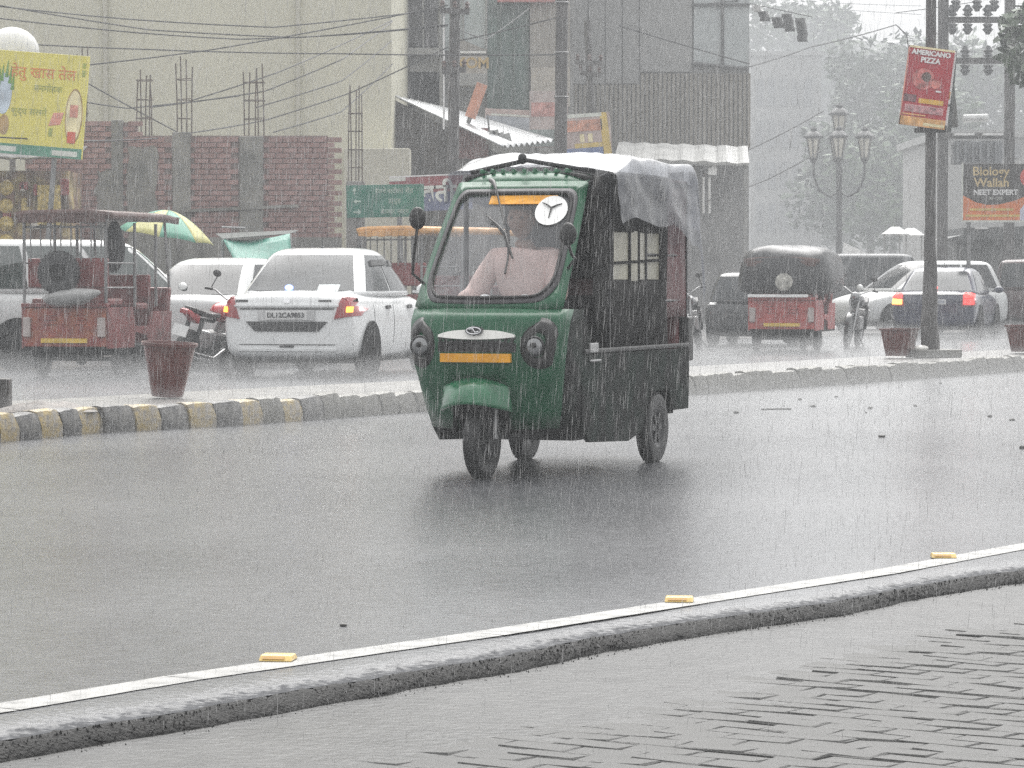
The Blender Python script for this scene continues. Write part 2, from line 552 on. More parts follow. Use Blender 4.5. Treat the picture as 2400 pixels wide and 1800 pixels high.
for ws, s, n in cells:
    # the paving dips towards the road edge, where silt and water hide it
    dip = max(0, 1 - (-(n - edge_offset(s)) - .2) / .75)
    z = LOW + .002 - .018 * dip + .006 * noise.noise((s * .8, n * .8, 0)) + random.gauss(0, .0017)
    px = 1200 + ws.x / ws.y * F; py = HORIZON + (H - ws.z) / ws.y * F
    if py > 2050 or px < -1000 or px > 3400 or ws.y < 1: continue
    rot = Matrix.Rotation(ang + random.gauss(0, .012), 3, 'Z') @ Matrix.Rotation(random.gauss(0, .012), 3, 'X') @ Matrix.Rotation(random.gauss(0, .010), 3, 'Y')
    inview = 0 <= px <= 2400 and py <= 1830
    me = variants[random.randrange(6)]
    if inview and singles < 300:
        o = link_mesh('paver', me, pavement)
        o.location = (ws.x, ws.y, z); o.rotation_euler = rot.to_euler(); singles += 1
    else:
        rest.add([rot @ v.co + Vector((ws.x, ws.y, z)) for v in me.vertices], [tuple(p.vertices) for p in me.polygons])
tag(rest.build('paver_rows', PAVER, pavement), kind='stuff')
print('pavers', singles, len(cells))

# standing water on the paving: a film that lets only the proud blocks stand out
PUD = wet_road('paving_water', (.05, .05, .049), .36, .35, .6, spec=.36)
pm = MB()
def wat(u, v):
    s = -5 + 22 * u
    n = edge_offset(s) + .02 - 3.2 * v
    return rp(s, n, LOW - .0042 + .011 * (1 - min(1, v * 2.6)) - .005 * v + .0035 * noise.noise((s * .9, n * 1.3, 5)))
pm.grid(160, 26, wat)
tag(pm.build('puddle', PUD, smooth=80), kind='structure')

# ---------------------------------------------------------------- median with kerb stones
KERB = [gp(*p) for p in ((-500, 1085), (0, 1037), (217, 1016), (542, 998), (966, 967), (1600, 927), (1889, 907), (2142, 889), (2400, 870), (2900, 836))]
MEDTOP = .19
def kerb_len():
    return sum((b - a).length for a, b in zip(KERB, KERB[1:]))
KL = kerb_len()
mm = MB(); rings = []
s = 0.0
while s <= KL + 60:
    p, d = poly_at(KERB, s)
    n_ = Vector((-d.y, d.x, 0))
    a = p + n_ * .20; b = p + n_ * 2.1
    q = [Vector((a.x, a.y, -.02)), Vector((a.x, a.y, MEDTOP - .03))]
    for t in (.25, .5, .75):
        w = a.lerp(b, t); q.append(Vector((w.x, w.y, MEDTOP - .02 + .03 * noise.noise((w.x, w.y, 0)))))
    q += [Vector((b.x, b.y, MEDTOP - .02)), Vector((b.x, b.y, -.02))]
    rings.append(q); s += .7
mm.loft(rings)
median = mm.build('median', CONC, smooth=50); tag(median, kind='structure')
kv = []
for mat in (KY, KB, KC):
    row = []
    for k in range(4):
        m = MB(); L_, W_, T_ = .315, .19, .215
        nx, ny, nz = 5, 3, 3
        ring = []
        for i in range(nx + 1):
            x = -L_ / 2 + L_ * i / nx
            pts = [(0, -.02), (-.005, .08), (.004, .15), (.03, T_ - .012), (.09, T_), (W_ - .02, T_ - .004), (W_, -.02)]
            q = []
            for (yy, zz) in pts:
                dj = .010 * noise.noise((x * 14 + k * 9, yy * 20, zz * 16 + k * 3.3))
                e = .012 if i in (0, nx) else 0
                q.append((x + (e * .3 if i == 0 else -e * .3 if i == nx else 0), yy + dj + (e if zz > .1 and yy < .1 else 0), zz + (dj - e * .6 if zz > .1 else 0)))
            ring.append(q)
        m.loft(ring)
        row.append(m.mesh('kerb_stone', mat, smooth=45))
    kv.append(row)
s = .2; i = 0
pale0 = None
while s < KL - .4:
    p, d = poly_at(KERB, s + .16)
    py = HORIZON + H / p.y * F; px = 1200 + p.x / p.y * F
    if px < 560: mat = kv[i % 2]
    elif px < 760: mat = kv[2] if random.random() < .4 else kv[i % 2]
    else: mat = kv[2]
    o = link_mesh('kerb_stone', mat[random.randrange(4)], median)
    o.location = (p.x, p.y, random.uniform(-.03, .008)); o.scale = (random.uniform(.9, 1.12), 1, 1)
    o.rotation_euler = (random.gauss(0, .04), random.gauss(0, .025), math.atan2(d.y, d.x) + random.gauss(0, .03))
    s += .325; i += 1

# roadside beyond the far carriageway
rs = MB(); vs = []
for s in (-60, 0, 60, 500):
    for n in (27.5, 34, 80, 400):
        vs.append(rp(s, n + (s * .0), .006))
rs.add(vs, [(a * 4 + k, (a + 1) * 4 + k, (a + 1) * 4 + k + 1, a * 4 + k + 1) for a in range(3) for k in range(3)])
tag(rs.build('roadside', wet_road('wet_roadside', (.10, .09, .08), .3, .6, .6), recalc=False), kind='structure')
# ================================================================ VEHICLE MATERIALS
RUBBER = M('tyre_rubber', (.018, .018, .019), .45, var=.2, scale=20, bump=.4, bscale=120)
BLACKP = M('black_plastic', (.016, .015, .015), .38, var=.2, scale=10, bump=.15, bscale=80)
DARKM = M('dark_steel', (.03, .03, .032), .35, metal=.4, var=.2)
CHROME = M('chrome', (.75, .75, .76), .15, metal=1.0, var=.05)
STEEL = M('worn_steel', (.36, .36, .36), .35, metal=.7, var=.2, scale=20)
GREEN = M('rickshaw_green_paint', (.0015, .075, .030), .34, var=.14, scale=6, spec=.35, coat=.1, bump=.08, bscale=50)
GREENL = M('fender_green_plastic', (.006, .12, .048), .24, var=.18, scale=12, coat=.5, bump=.3, bscale=30)
GREENP = M('shaded_side_green', (.0012, .010, .006), .6, spec=.12, var=.25, scale=5, col2=(.004, .004, .004), c2scale=4, c2pos=.5)
INTER = M('cab_interior_black', (.006, .0055, .0055), .7, var=.2, spec=.15)
MAROON = M('maroon_rexine', (.085, .013, .015), .38, var=.25, scale=8, bump=.3, bscale=30)
AMBER = M('yellow_plate', (.78, .36, .02), .4, var=.1, scale=9, col2=(.62, .26, .015), c2scale=14, c2pos=.6)
WHITEV = M('white_vinyl', (.8, .8, .79), .35, var=.04)
WHITEC = M('cream_white_strip', (.84, .83, .79), .3, var=.06, coat=.3)
LENS = M('lamp_lens', (.20, .205, .21), .12, var=.1, spec=.8, coat=1, metal=.4)
SCREEN = glassy('windscreen_glass', (.95, .96, .97), clear=.80, rough=.04, milk=(.5, .52, .55), milkf=.08)
CREAMPL = glassy('cream_plastic_window', (.85, .82, .70), clear=.25, rough=.3, milk=(.75, .72, .58), milkf=.15)

def wheel(parent, c, r, w, rimr=None, rim_mat=None, tread=True, hub='cover'):
    """wheel on an x axle: wheel > tyre, rim"""
    rimr = rimr or r * .58
    root = bpy.data.objects.new('wheel', None); COL.objects.link(root); root.parent = parent; root.location = c
    m = MB()
    h = w / 2
    m.lathe([(rimr, -h * .72), (r * .86, -h * .98), (r * .965, -h * .8), (r, -h * .35), (r, h * .35), (r * .965, h * .8), (r * .86, h * .98), (rimr, h * .72)], n=28, axis='x', cap=False)
    if tread:
        for k in range(28):
            a = 2 * math.pi * k / 28
            for sx in (-1, 1):
                m.box((sx * h * .38, (r + .001) * math.cos(a), (r + .001) * math.sin(a)), (h * .5, .02, .010), rot=(a + math.pi / 2, 0, 0))
    m.build('tyre', RUBBER, root, smooth=40)
    m = MB()
    m.lathe([(.02, -h * .5), (rimr * .5, -h * .45), (rimr * .9, -h * .55), (rimr * 1.02, -h * .75), (rimr * 1.02, h * .75), (rimr * .9, h * .55), (rimr * .5, h * .45), (.02, h * .5)], n=24, axis='x')
    for k in range(6):
        a = 2 * math.pi * k / 6
        for sx in (-1, 1):
            m.box((sx * h * .55, rimr * .55 * math.cos(a), rimr * .55 * math.sin(a)), (.012, rimr * .6, .03), rot=(a, 0, 0))
    m.build('rim', rim_mat or DARKM, root, smooth=40)
    return root

# ================================================================ GREEN THREE-WHEELER
RX = thing('auto_rickshaw', 'dark green three-wheeled auto rickshaw with yellow plate driving through the rain', 'auto rickshaw',
           gp(1130, 1121), R(160))
# front shell: rows (z, y at middle, half width, how far the corner falls back)
ROWS = [(.30, -.02, .30, .10), (.42, .03, .355, .11), (.56, .08, .405, .12), (.70, .11, .44, .13), (.84, .11, .465, .14), (.95, .085, .475, .15), (1.02, .035, .478, .16)]
def fpt(row, u, off=0.0):
    z, y0, hw, sb = row
    x = hw * u
    return Vector((x * (1 + off / hw), y0 - sb * abs(u) ** 2.6 + off, z))
def frow(z):
    for a, b in zip(ROWS, ROWS[1:]):
        if a[0] <= z <= b[0]:
            t = (z - a[0]) / (b[0] - a[0])
            return tuple(p + (q - p) * t for p, q in zip(a, b))
    return ROWS[-1] if z > ROWS[-1][0] else ROWS[0]
m = MB()
cols = [-1 + 2 * i / 24 for i in range(25)]
rings = []
for row in ROWS:
    ring = [fpt(row, u) for u in cols]
    # wrap the shell a little way along the sides
    z, y0, hw, sb = row
    hb = .484; hm_ = (hw + hb) / 2 + .012
    ring = [Vector((-hb, -.46, z)), Vector((-hm_, y0 - sb - .12, z))] + ring + [Vector((hm_, y0 - sb - .12, z)), Vector((hb, -.46, z))]
    rings.append(ring)
# open the wheel well low in the middle
nn = len(rings[0])
vs = [p for r_ in rings for p in r_]
fs = []
for j in range(len(rings) - 1):
    for i in range(nn - 1):
        cx = (rings[j][i].x + rings[j][i + 1].x) / 2; zc = (ROWS[j][0] + ROWS[j + 1][0]) / 2
        if abs(cx) < .155 and zc < .55: continue
        fs.append((j * nn + i, j * nn + i + 1, (j + 1) * nn + i + 1, (j + 1) * nn + i))
m.add(vs, fs)
cowl = m.build('cowl', GREEN, RX, smooth=50, solid=.02, recalc=False)
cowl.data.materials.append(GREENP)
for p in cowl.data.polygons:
    if p.center.y < -.17 and p.center.z < 1.06: p.material_index = 1  # side faces get a near-black green, their shade put into the colour
# inner wheel well, dark
m = MB()
m.box((0, -.28, .66), (.62, .02, .66)); m.box((-.17, -.12, .42), (.012, .3, .3)); m.box((.17, -.12, .42), (.012, .3, .3)); m.box((0, -.10, .575), (.34, .3, .012))
m.build('wheel_well', INTER, RX)
# mudguard lip over the front wheel
m = MB()
def fend(u, v):
    a = -1 + 2 * u
    w = .225 * (1 - .10 * v)
    z = .53 + .10 * (v - .5) * 1.5 - .05 * a * a
    y = .085 + .15 * (1 - abs(a) ** 2.4) * (1 - (v * 1.0) ** 2 * .85) + .01
    return Vector((w * a, y, z))
m.grid(20, 8, fend)
m.build('front_mudguard', GREENL, RX, smooth=60, solid=.02, recalc=False)
# windscreen: from (z 1.10) to (z 1.77), raked back
WZ0, WZ1 = 1.02, 1.80
def wpt(u, v, off=0.0):
    """u -1..1 across, v 0..1 up the windscreen plane (outer outline of the green frame)"""
    hw = .474 + (.425 - .474) * v + .010 * math.sin(v * 3.14)
    z = WZ0 + (WZ1 - WZ0) * v
    y = .03 + (-.66 - .03) * v ** 1.05
    sb = .15 - .06 * v
    nrm = Vector((0, .75, .66))
    return Vector((hw * u, y - sb * abs(u) ** 2.6, z)) + nrm * off
def rr_outline(u0, u1, v0, v1, rad_u, rad_v, n=7, sag=0.0, lo=1.9):
    """rounded rectangle in windscreen coordinates, anticlockwise"""
    pts = []
    for cx, cy, a0 in ((u1 - rad_u, v1 - rad_v, 0), (u0 + rad_u, v1 - rad_v, 90), (u0 + rad_u * lo, v0 + rad_v * lo, 180), (u1 - rad_u * lo, v0 + rad_v * lo, 270)):
        ru, rv = (rad_u, rad_v) if a0 < 180 else (rad_u * lo, rad_v * lo)
        for k in range(n + 1):
            a = R(a0 + 90 * k / n)
            pts.append((cx + ru * math.cos(a), cy + rv * math.sin(a)))
    out = []
    for i in range(len(pts)):                       # add points along the long runs
        a, b = pts[i], pts[(i + 1) % len(pts)]
        k = max(1, int(max(abs(a[0] - b[0]) / .12, abs(a[1] - b[1]) / .12)))
        for j in range(k):
            t = j / k; p = (a[0] + (b[0] - a[0]) * t, a[1] + (b[1] - a[1]) * t)
            if p[1] < .5: p = (p[0], p[1] - sag * (1 - p[0] ** 2) * (1 - p[1] / .5))
            out.append(p)
    return out
inner = rr_outline(-.86, .86, .085, .90, .13, .10, sag=.025)
def ring_strip(a, b, offa, offb):
    m = MB(); n = len(a)
    vs = [wpt(u, v, offa) for u, v in a] + [wpt(u, v, offb) for u, v in b]
    m.add(vs, [(i, (i + 1) % n, (i + 1) % n + n, i + n) for i in range(n)])
    return m
def expand(pts, to):
    o = []
    for u, v in pts:
        cu, cv = u / .86, (v - .49) / .425
        k = 1 / max(abs(cu), abs(cv), 1e-6)
        s_ = k if to == 1 else 1 + (k - 1) * to
        o.append((max(-1, min(1, cu * s_)) * 1.0, .5 + max(-1, min(1, cv * s_)) * .5))
    return o
outer = expand(inner, 1)
fr = ring_strip(inner, outer, .0, .0)
fr.build('windscreen_frame', GREEN, RX, smooth=50, solid=.03, recalc=False)
# dark band between glass and green frame
def scale_o(pts, k, kv=None):
    kv = kv or k
    return [(u * k, .49 + (v - .49) * kv) for u, v in pts]
ring_strip(scale_o(inner, .985), scale_o(inner, 1.065, 1.085), .017, .017).build('glass_surround', M('faded_black_trim', (.05, .048, .052), .5, var=.2), RX, smooth=50, solid=.006, recalc=False)
g_ = MB(); g_.tube([wpt(u, v, .024) for u, v in scale_o(inner, .985)] + [wpt(*scale_o(inner, .985)[0], .024)], .010, 6)
g_.build('rubber_seal', BLACKP, RX, smooth=60)
m = MB()
gl = scale_o(inner, .98); c0 = (0, .49)
K = 6
for k in range(1, K + 1):
    pass
vs = [wpt(0, .49, .010)]
for k in range(1, K + 1):
    vs += [wpt(u * k / K, .49 + (v - .49) * k / K, .010) for u, v in gl]
n = len(gl); fs = [(0, 1 + i, 1 + (i + 1) % n) for i in range(n)]
for k in range(1, K):
    o1, o2 = 1 + (k - 1) * n, 1 + k * n
    fs += [(o1 + i, o2 + i, o2 + (i + 1) % n, o1 + (i + 1) % n) for i in range(n)]
m.add(vs, fs)
m.build('windscreen', SCREEN, RX, smooth=80, recalc=False)
def on_glass(name, poly, mat, off=.016, parent=RX):
    m = MB(); a = [wpt(u, v, off) for u, v in poly]; b = [wpt(u, v, off - .004) for u, v in poly]; n = len(poly)
    m.add(a + b, [tuple(range(n)), tuple(range(2 * n - 1, n - 1, -1))] + [(i, i + n, (i + 1) % n + n, (i + 1) % n) for i in range(n)])
    return m.build(name, mat, parent)
# u grows to the vehicle's right = picture left
on_glass('number_band', [(.34 - .98 * t, .880 - .0 * t) for t in np.linspace(0, 1, 9)] + [(.34 - .98 * t, .812) for t in np.linspace(1, 0, 9)], AMBER, off=.019)
stc = [(-.60 + .215 * math.cos(a), .757 + .117 * math.sin(a)) for a in np.linspace(0, 2 * math.pi, 25)[:-1]]
st = on_glass('round_sticker', stc, WHITEV, off=.022)
for (u0, v0), (u1, v1) in (((-.60, .775), (-.73, .807)), ((-.60, .775), (-.46, .817)), ((-.60, .775), (-.595, .693))):
    m = MB(); m.tube([wpt(u0, v0, .026), wpt((u0 + u1) / 2, (v0 + v1) / 2 + .004, .026), wpt(u1, v1, .026)], [.006, .005, .003], 5); m.build('sticker_emblem', BLACKP, st)
# wiper
m = MB()
m.tube([wpt(.44, 1.0, .03), wpt(.36, .97, .045), wpt(.26, .90, .045), wpt(-.02, .63, .040)], [.015, .016, .007, .006], 6)
m.tube([wpt(.30, .71, .03), wpt(.10, .635, .04), wpt(-.08, .55, .04), wpt(-.20, .43, .03), wpt(-.27, .37, .03)], [.006, .010, .016, .011, .006], 6)
m.tube([wpt(.2, .645, .03), wpt(.09, .625, .04)], .006, 5)
m.tube([wpt(-.18, .44, .035), wpt(-.21, .36, .03), wpt(-.225, .25, .03)], [.008, .007, .007], 5)
m.build('wiper', BLACKP, RX, smooth=60)
# brow above the windscreen and its ribs
m = MB()
def brow(u, v):
    a = -1 + 2 * u
    hw = .428 - .03 * v
    y = -.665 - .10 * abs(a) ** 2.6 + .022 * math.sin(v * 3.14) - .10 * v
    z = 1.79 + .075 * v - .022 * abs(a) ** 4
    return Vector((hw * a, y, z))
m.grid(20, 5, brow)
brow_o = m.build('roof_brow', GREEN, RX, smooth=60, solid=.02, recalc=False)
for k in range(9):
    a = -.72 + 1.44 * k / 8
    m = MB(); m.box((.39 * a, -.80, 1.868), (.022, .13, .03), rot=(R(8), 0, 0)); m.build('roof_rib', GREENL, brow_o, bevel=.006)
# roof
m = MB()
def roof(u, v):
    a = -1 + 2 * u
    hw = .40 + .10 * min(1, v * 6)
    return Vector((hw * a, -.76 - 1.94 * v, 1.855 + .05 * (1 - a * a) * min(1, v * 5) - .03 * abs(a) ** 6))
m.grid(14, 16, roof)
m.build('roof', M('black_canvas_roof', (.02, .02, .02), .6, var=.2, bump=.3), RX, smooth=70, solid=.025, recalc=False)
# nose details on the cowl
def on_cowl(name, pts, mat, off=.02, th=.014, parent=RX, smooth=None):
    """pts (x,z) polygon wrapped on the cowl front"""
    def P(x, z, o):
        row = frow(z); return fpt(row, max(-1, min(1, x / row[2])), 0) + Vector((0, o, 0))
    m = MB(); n = len(pts)
    a = [P(x, z, off) for x, z in pts]; b = [P(x, z, off - th) for x, z in pts]
    m.add(a + b, [(i, i + n, (i + 1) % n + n, (i + 1) % n) for i in range(n)])
    h = n // 2
    for i in range(h - 1):
        m.add([a[i], a[i + 1], a[n - 2 - i], a[n - 1 - i]], [(0, 1, 2, 3)])
    return m.build(name, mat, parent, smooth=smooth)
def band(x0, x1, z0f, z1f, n=18):
    xs = np.linspace(x0, x1, n)
    return [(x, z0f(x)) for x in xs] + [(x, z1f(x)) for x in xs[::-1]]
ST = .245
on_cowl('chrome_moustache', band(-ST, ST, lambda x: .855 - .014 * (1 - (x / ST) ** 2), lambda x: .868 + .030 * (1 - abs(x / ST) ** 3.2)), WHITEC, off=.028, th=.03)
em = []
for k in range(20):
    a = math.pi - 2 * math.pi * k / 20
    em.append((.055 * math.cos(a), .893 + .027 * math.sin(a)))
eo_ = on_cowl('badge', em[:10][::-1] + em[10:][::-1], DARKM, off=.045, th=.03)
m = MB(); c_ = fpt(frow(.893), 0) + Vector((0, .048, 0))
m.tube([c_ + Vector((.045 * math.cos(a), 0, .020 * math.sin(a))) for a in np.linspace(0, 2 * math.pi, 17)], .004, 5)
m.tube([c_ + Vector((.03, 0, .008)), c_ + Vector((.006, 0, .012)), c_ + Vector((-.008, 0, -.010)), c_ + Vector((-.032, 0, -.004))], .004, 5)
m.build('badge_ring', CHROME, eo_, smooth=60)
# dark slatted grille under the moustache, yellow plate
on_cowl('grille', band(-.25, .25, lambda x: .765, lambda x: .852), M('grille_grey', (.045, .042, .044), .5, var=.2), off=.012, th=.02)
for k in range(13):
    x = -.23 + .46 * k / 12
    on_cowl('grille_slat', [(x - .008, .77), (x + .008, .77), (x + .008, .846), (x - .008, .846)], BLACKP, off=.022, th=.012)
on_cowl('number_plate', band(-.225, .225, lambda x: .704, lambda x: .756, 10), AMBER, off=.036, th=.03)
# headlamps in black surrounds
for sx in (1, -1):
    m = MB()
    pts = []
    for k in range(20):
        a = 2 * math.pi * k / 20
        x = .375 + .105 * math.cos(a) * (1.0); z = .80 + .135 * math.sin(a) + (.035 if math.sin(a) > .3 and math.cos(a) > 0 else 0)
        row = frow(z); x = min(x, row[2])
        p = fpt(row, x / row[2]); pts.append(Vector((sx * p.x, p.y, p.z)))
    c_ = fpt(frow(.80), .80)
    c_ = Vector((sx * c_.x, c_.y + .02, .80)); n = 20
    rings = [[p + Vector((sx * .004, .006, 0)) for p in pts], [p * .8 + (c_ + Vector((0, .03, 0))) * .2 + Vector((sx * .006, .012, 0)) for p in pts], [p * .52 + (c_ + Vector((0, .055, 0))) * .48 for p in pts]]
    m.loft(rings, cap=False)
    hb = m.build('headlight', BLACKP, RX, smooth=60, solid=.01)
    m = MB(); lc = c_ + Vector((sx * .0, .030, 0))
    m.lathe([(.056, .0), (.052, .012), (.04, .02), (.02, .024)], lc, 20, 'y'); m.build('lens', LENS, hb, smooth=60)
    m = MB(); m.tube([lc + Vector((.058 * math.cos(a), .008, .058 * math.sin(a))) for a in np.linspace(0, 2 * math.pi, 25)], .007, 6); m.build('lamp_ring', DARKM, hb, smooth=60)
    m = MB(); m.lathe([(.020, .0), (.018, .02), (.01, .024)], lc + Vector((0, .016, .008)), 12, 'y'); m.build('bulb_cap', BLACKP, hb, smooth=60)
# mirrors
for sx in (1, -1):
    a = wpt(sx * .99, .18 if sx > 0 else .30, .02); top = a + Vector((sx * .01, .06, .35)) if sx > 0 else a + Vector((sx * .03, .12, .155))
    m = MB(); m.tube([a + Vector((-sx * .01, 0, 0)), a + Vector((sx * .05, .04, .06)), (a + top) / 2 + Vector((sx * .03, .03, 0)), top], .010, 6)
    st_ = m.build('mirror_arm', BLACKP, RX, smooth=60)
    m = MB(); m.ball(top + Vector((0, 0, .05)), (.056, .026, .070), 14, 9); m.build('mirror', BLACKP, RX, smooth=70)
# floor, side panels, posts, rails
m = MB(); m.box((0, -1.5, .33), (.90, 1.9, .05)); m.build('floor', INTER, RX)
for sx in (-1, 1):
    m = MB()
    prof = [(-.42, .30), (-.55, .20), (-1.35, .17), (-1.62, .22), (-1.72, .34), (-1.80, .47), (-2.22, .47), (-2.30, .33), (-2.66, .33), (-2.68, .74), (-.62, .74), (-.52, .95), (-.42, 1.0)]
    m.prism(prof, sx * .468, sx * .495, 'x')
    m.build('side_panel', GREENP, RX, bevel=.006)
    m = MB()
    m.tube([(sx * .49, -.46, .76), (sx * .49, -2.66, .76)], .016, 6)
    m.build('side_rail', M('scuffed_grey_rail', (.045, .045, .045), .5, var=.3), RX, smooth=60)
    for yy, zt in ((-.98, 1.86), (-1.74, 1.87), (-2.64, 1.86)):
        m = MB(); m.tube([(sx * .475, yy, .74), (sx * .475, yy, zt)], .017, 6); m.build('post', DARKM, RX, smooth=60)
    for zz in (1.06, 1.36):
        m = MB(); m.tube([(sx * .475, -1.74, zz), (sx * .475, -2.64, zz)], .011, 6); m.build('guard_rail', DARKM, RX, smooth=60)
    m = MB(); m.tube([wpt(sx * .98, 1.0, -.02), (sx * .475, -.98, 1.855)], .02, 6); m.build('roof_rail', DARKM, RX, smooth=60)
# rear body: tail box and back sheet
m = MB(); m.box((0, -2.70, .80), (1.0, .12, .30)); m.box((0, -2.665, .52), (.94, .03, .36)); m.build('tail_panel', BLACKP, RX, bevel=.02)
m = MB(); m.box((0, -2.66, 1.38), (.95, .02, .9)); m.build('back_sheet', INTER, RX)
for sx in (-1, 1):
    m = MB(); m.box((sx * .42, -2.765, .80), (.10, .02, .16)); m.build('tail_light', M('tail_red', (.4, .02, .02), .2, coat=.5), RX, bevel=.006)
# side curtains: black sheet for cabin shade at the near side with a plastic window, maroon at the rear quarter
def curtain(name, x, y0, y1, z0, z1, mat, hole=None, wav=.012):
    ys = sorted(set([y0, y1] + ([hole[0], hole[1]] if hole else []) + list(np.linspace(y0, y1, 10))))
    zs = sorted(set([z0, z1] + ([hole[2], hole[3]] if hole else []) + list(np.linspace(z0, z1, 8))))
    m = MB(); vs = [(x + wav * noise.noise((yy * 6, zz * 2, x)), yy, zz) for zz in zs for yy in ys]
    n = len(ys); fs = []
    for j in range(len(zs) - 1):
        for i in range(n - 1):
            cy, cz = (ys[i] + ys[i + 1]) / 2, (zs[j] + zs[j + 1]) / 2
            if hole and hole[0] < cy < hole[1] and hole[2] < cz < hole[3]: continue
            fs.append((j * n + i, j * n + i + 1, (j + 1) * n + i + 1, (j + 1) * n + i))
    m.add(vs, fs)
    return m.build(name, mat, RX, smooth=70, solid=.006)
CURT = M('black_rexine_shade', (.005, .0045, .0045), .7, spec=.12, var=.3, scale=10, bump=.35, bscale=25)
curtain('side_shade_curtain', -.485, -2.20, -.96, .74, 1.86, CURT, hole=(-2.02, -1.06, 1.20, 1.50))  # black sheet put where the open cabin is only in shade
curtain('side_shade_curtain', -.482, -2.66, -2.16, .95, 1.86, MAROON)
curtain('side_shade_curtain', .482, -2.66, -2.02, .78, 1.86, CURT)
curtain('door_flap', -.485, -.94, -.66, .90, 1.84, CURT)
m = MB()
m.grid(8, 4, lambda u, v: Vector((-.482 + .01 * math.sin(u * 9), -2.03 + .98 * u, 1.19 + .32 * v)))
win = m.build('side_window', CREAMPL, RX, smooth=80, recalc=False)
for yy, w_ in ((-1.38, .035), (-1.56, .045)):
    m = MB(); m.box((-.487, yy, 1.35), (.012, w_, .34)); m.build('window_strap', CURT, win)
m = MB(); m.box((-.489, -1.54, 1.315), (.012, 1.0, .018), rot=(R(-1.5), 0, 0)); m.build('window_strap', CURT, win)
# seats
m = MB(); m.box((0, -.92, .78), (.62, .34, .12)); m.build('driver_seat', BLACKP, RX, bevel=.03)
m = MB(); m.box((0, -.92, .53), (.56, .30, .38)); m.build('seat_box', INTER, RX)
m = MB(); m.box((0, -2.35, .62), (.90, .46, .14)); m.build('bench_seat', MAROON, RX, bevel=.03)
m = MB(); m.box((0, -2.57, .95), (.90, .09, .52)); m.build('bench_backrest', MAROON, RX, bevel=.03)
m = MB(); m.box((0, -1.32, .88), (.86, .05, .44)); m.build('partition', INTER, RX, bevel=.01)
# dashboard and handlebar
m = MB(); m.box((0, -.30, .98), (.80, .22, .10)); m.build('dashboard', BLACKP, RX, bevel=.03)
m = MB(); m.tube([(-.34, -.62, 1.06), (-.28, -.52, 1.07), (-.08, -.44, 1.05), (.08, -.44, 1.05), (.28, -.52, 1.07), (.34, -.62, 1.06)], .014, 8); m.build('handlebar', DARKM, RX, smooth=60)
for sx in (-1, 1):
    m = MB(); m.ball((sx * .13, -.40, 1.085), (.04, .035, .025)); m.build('brake_reservoir', WHITEV, RX, smooth=80)
# front fork
for sx in (-1, 1):
    m = MB(); m.tube([(sx * .085, -.03, .62), (sx * .085, .0, .24)], [.020, .016], 8); m.build('fork_leg', STEEL, RX, smooth=60)
wheel(RX, (0, 0, .228), .228, .105, rimr=.125)
for sx in (-1, 1):
    wheel(RX, (sx * .445, -2.0, .228), .228, .105, rimr=.125)
m = MB(); m.tube([(-.42, -2.0, .228), (.42, -2.0, .228)], .03, 8); m.ball((0, -2.0, .228), .09)
m.build('rear_axle', DARKM, RX, smooth=60)
m = MB(); m.box((0, -1.2, .235), (.7, 1.0, .07)); m.box((-.36, -1.82, .40), (.1, .28, .10)); m.build('chassis', DARKM, RX)
m = MB(); m.ball((-.30, -1.86, .40), .022); m.build('lamp_stud', CHROME, RX, smooth=80)
m = MB(); m.box((-.499, -.62, .78), (.02, .16, .06)); m.box((-.50, -.66, .70), (.012, .2, .016)); m.build('step_handle', STEEL, RX, bevel=.006)

# ================================================================ plastic sheet thrown over the roof
TARP = glassy('wet_polythene', (.80, .82, .86), clear=.50, rough=.12, milk=(.20, .21, .24), milkf=.22)
TARP_LIT = glassy('wet_polythene_lit', (.8, .8, .8), clear=.08, rough=.18, milk=(.60, .61, .63), milkf=.08)
ta = thing('tarpaulin', 'grey translucent plastic sheet draped over the roof of the green three-wheeler', 'tarpaulin', RX.location, R(160))
def tarp(u, v):
    a = -1 + 2 * u                       # -1 left .. 1 right (vehicle)
    y = -.80 - 2.0 * v
    y += -.11 * abs(a) * max(0, 1 - v * 4)        # front hem peaks in the middle
    W = .55
    fold = .05 * noise.noise((a * 4, v * 5, 1)) + .03 * noise.noise((a * 9, v * 11, 4))
    s = abs(a) * .98
    k_ = min(1, v / .26); k_ = k_ * k_ * (3 - 2 * k_)
    top = 1.872 + .045 * (1 - min(1, abs(a) * 1.7) ** 1.5) * (1 - k_) + (.055 + .085 * (1 - (a * 1.15) ** 2)) * k_ - .02 * v
    if s < W:
        x = math.copysign(s, a); z = top + fold * .5 + .014 * noise.noise((a * 14, v * 13, 3))
    else:
        d = s - W
        hang = (.66 + .16 * noise.noise((v * 3.3, a, 7)) + .25 * max(0, min(1, (v - .6) * 5))) * (1 if a < 0 else .6)
        x = math.copysign(W + .012 + .25 * d * .3 + fold * .35, a)
        z = top - d * hang * 1.15
        edge = math.exp(-(d / .06) ** 2)
        z -= .0 * edge
    if v > .9: z -= (v - .9) * 3.5 * (1 + abs(a) * .4); y += (v - .9) * .9
    return Vector((x, y, z))
m = MB(); m.grid(54, 44, tarp)
tp = m.build('sheet', TARP, ta, smooth=80, recalc=False, sub=1)
tp.data.materials.append(TARP_LIT)
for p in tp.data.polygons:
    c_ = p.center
    if c_.z > 1.885 and abs(c_.x) < .53: p.material_index = 1  # top of the same sheet whitened: its brighter light is in the colour
m = MB(); m.tube([(.40, -.88, 1.875), (.2, -.83, 1.91), (0, -.80, 1.945), (-.2, -.83, 1.91), (-.42, -.89, 1.875)], .016, 6); m.ball((.03, -.80, 1.955), (.03, .03, .035))
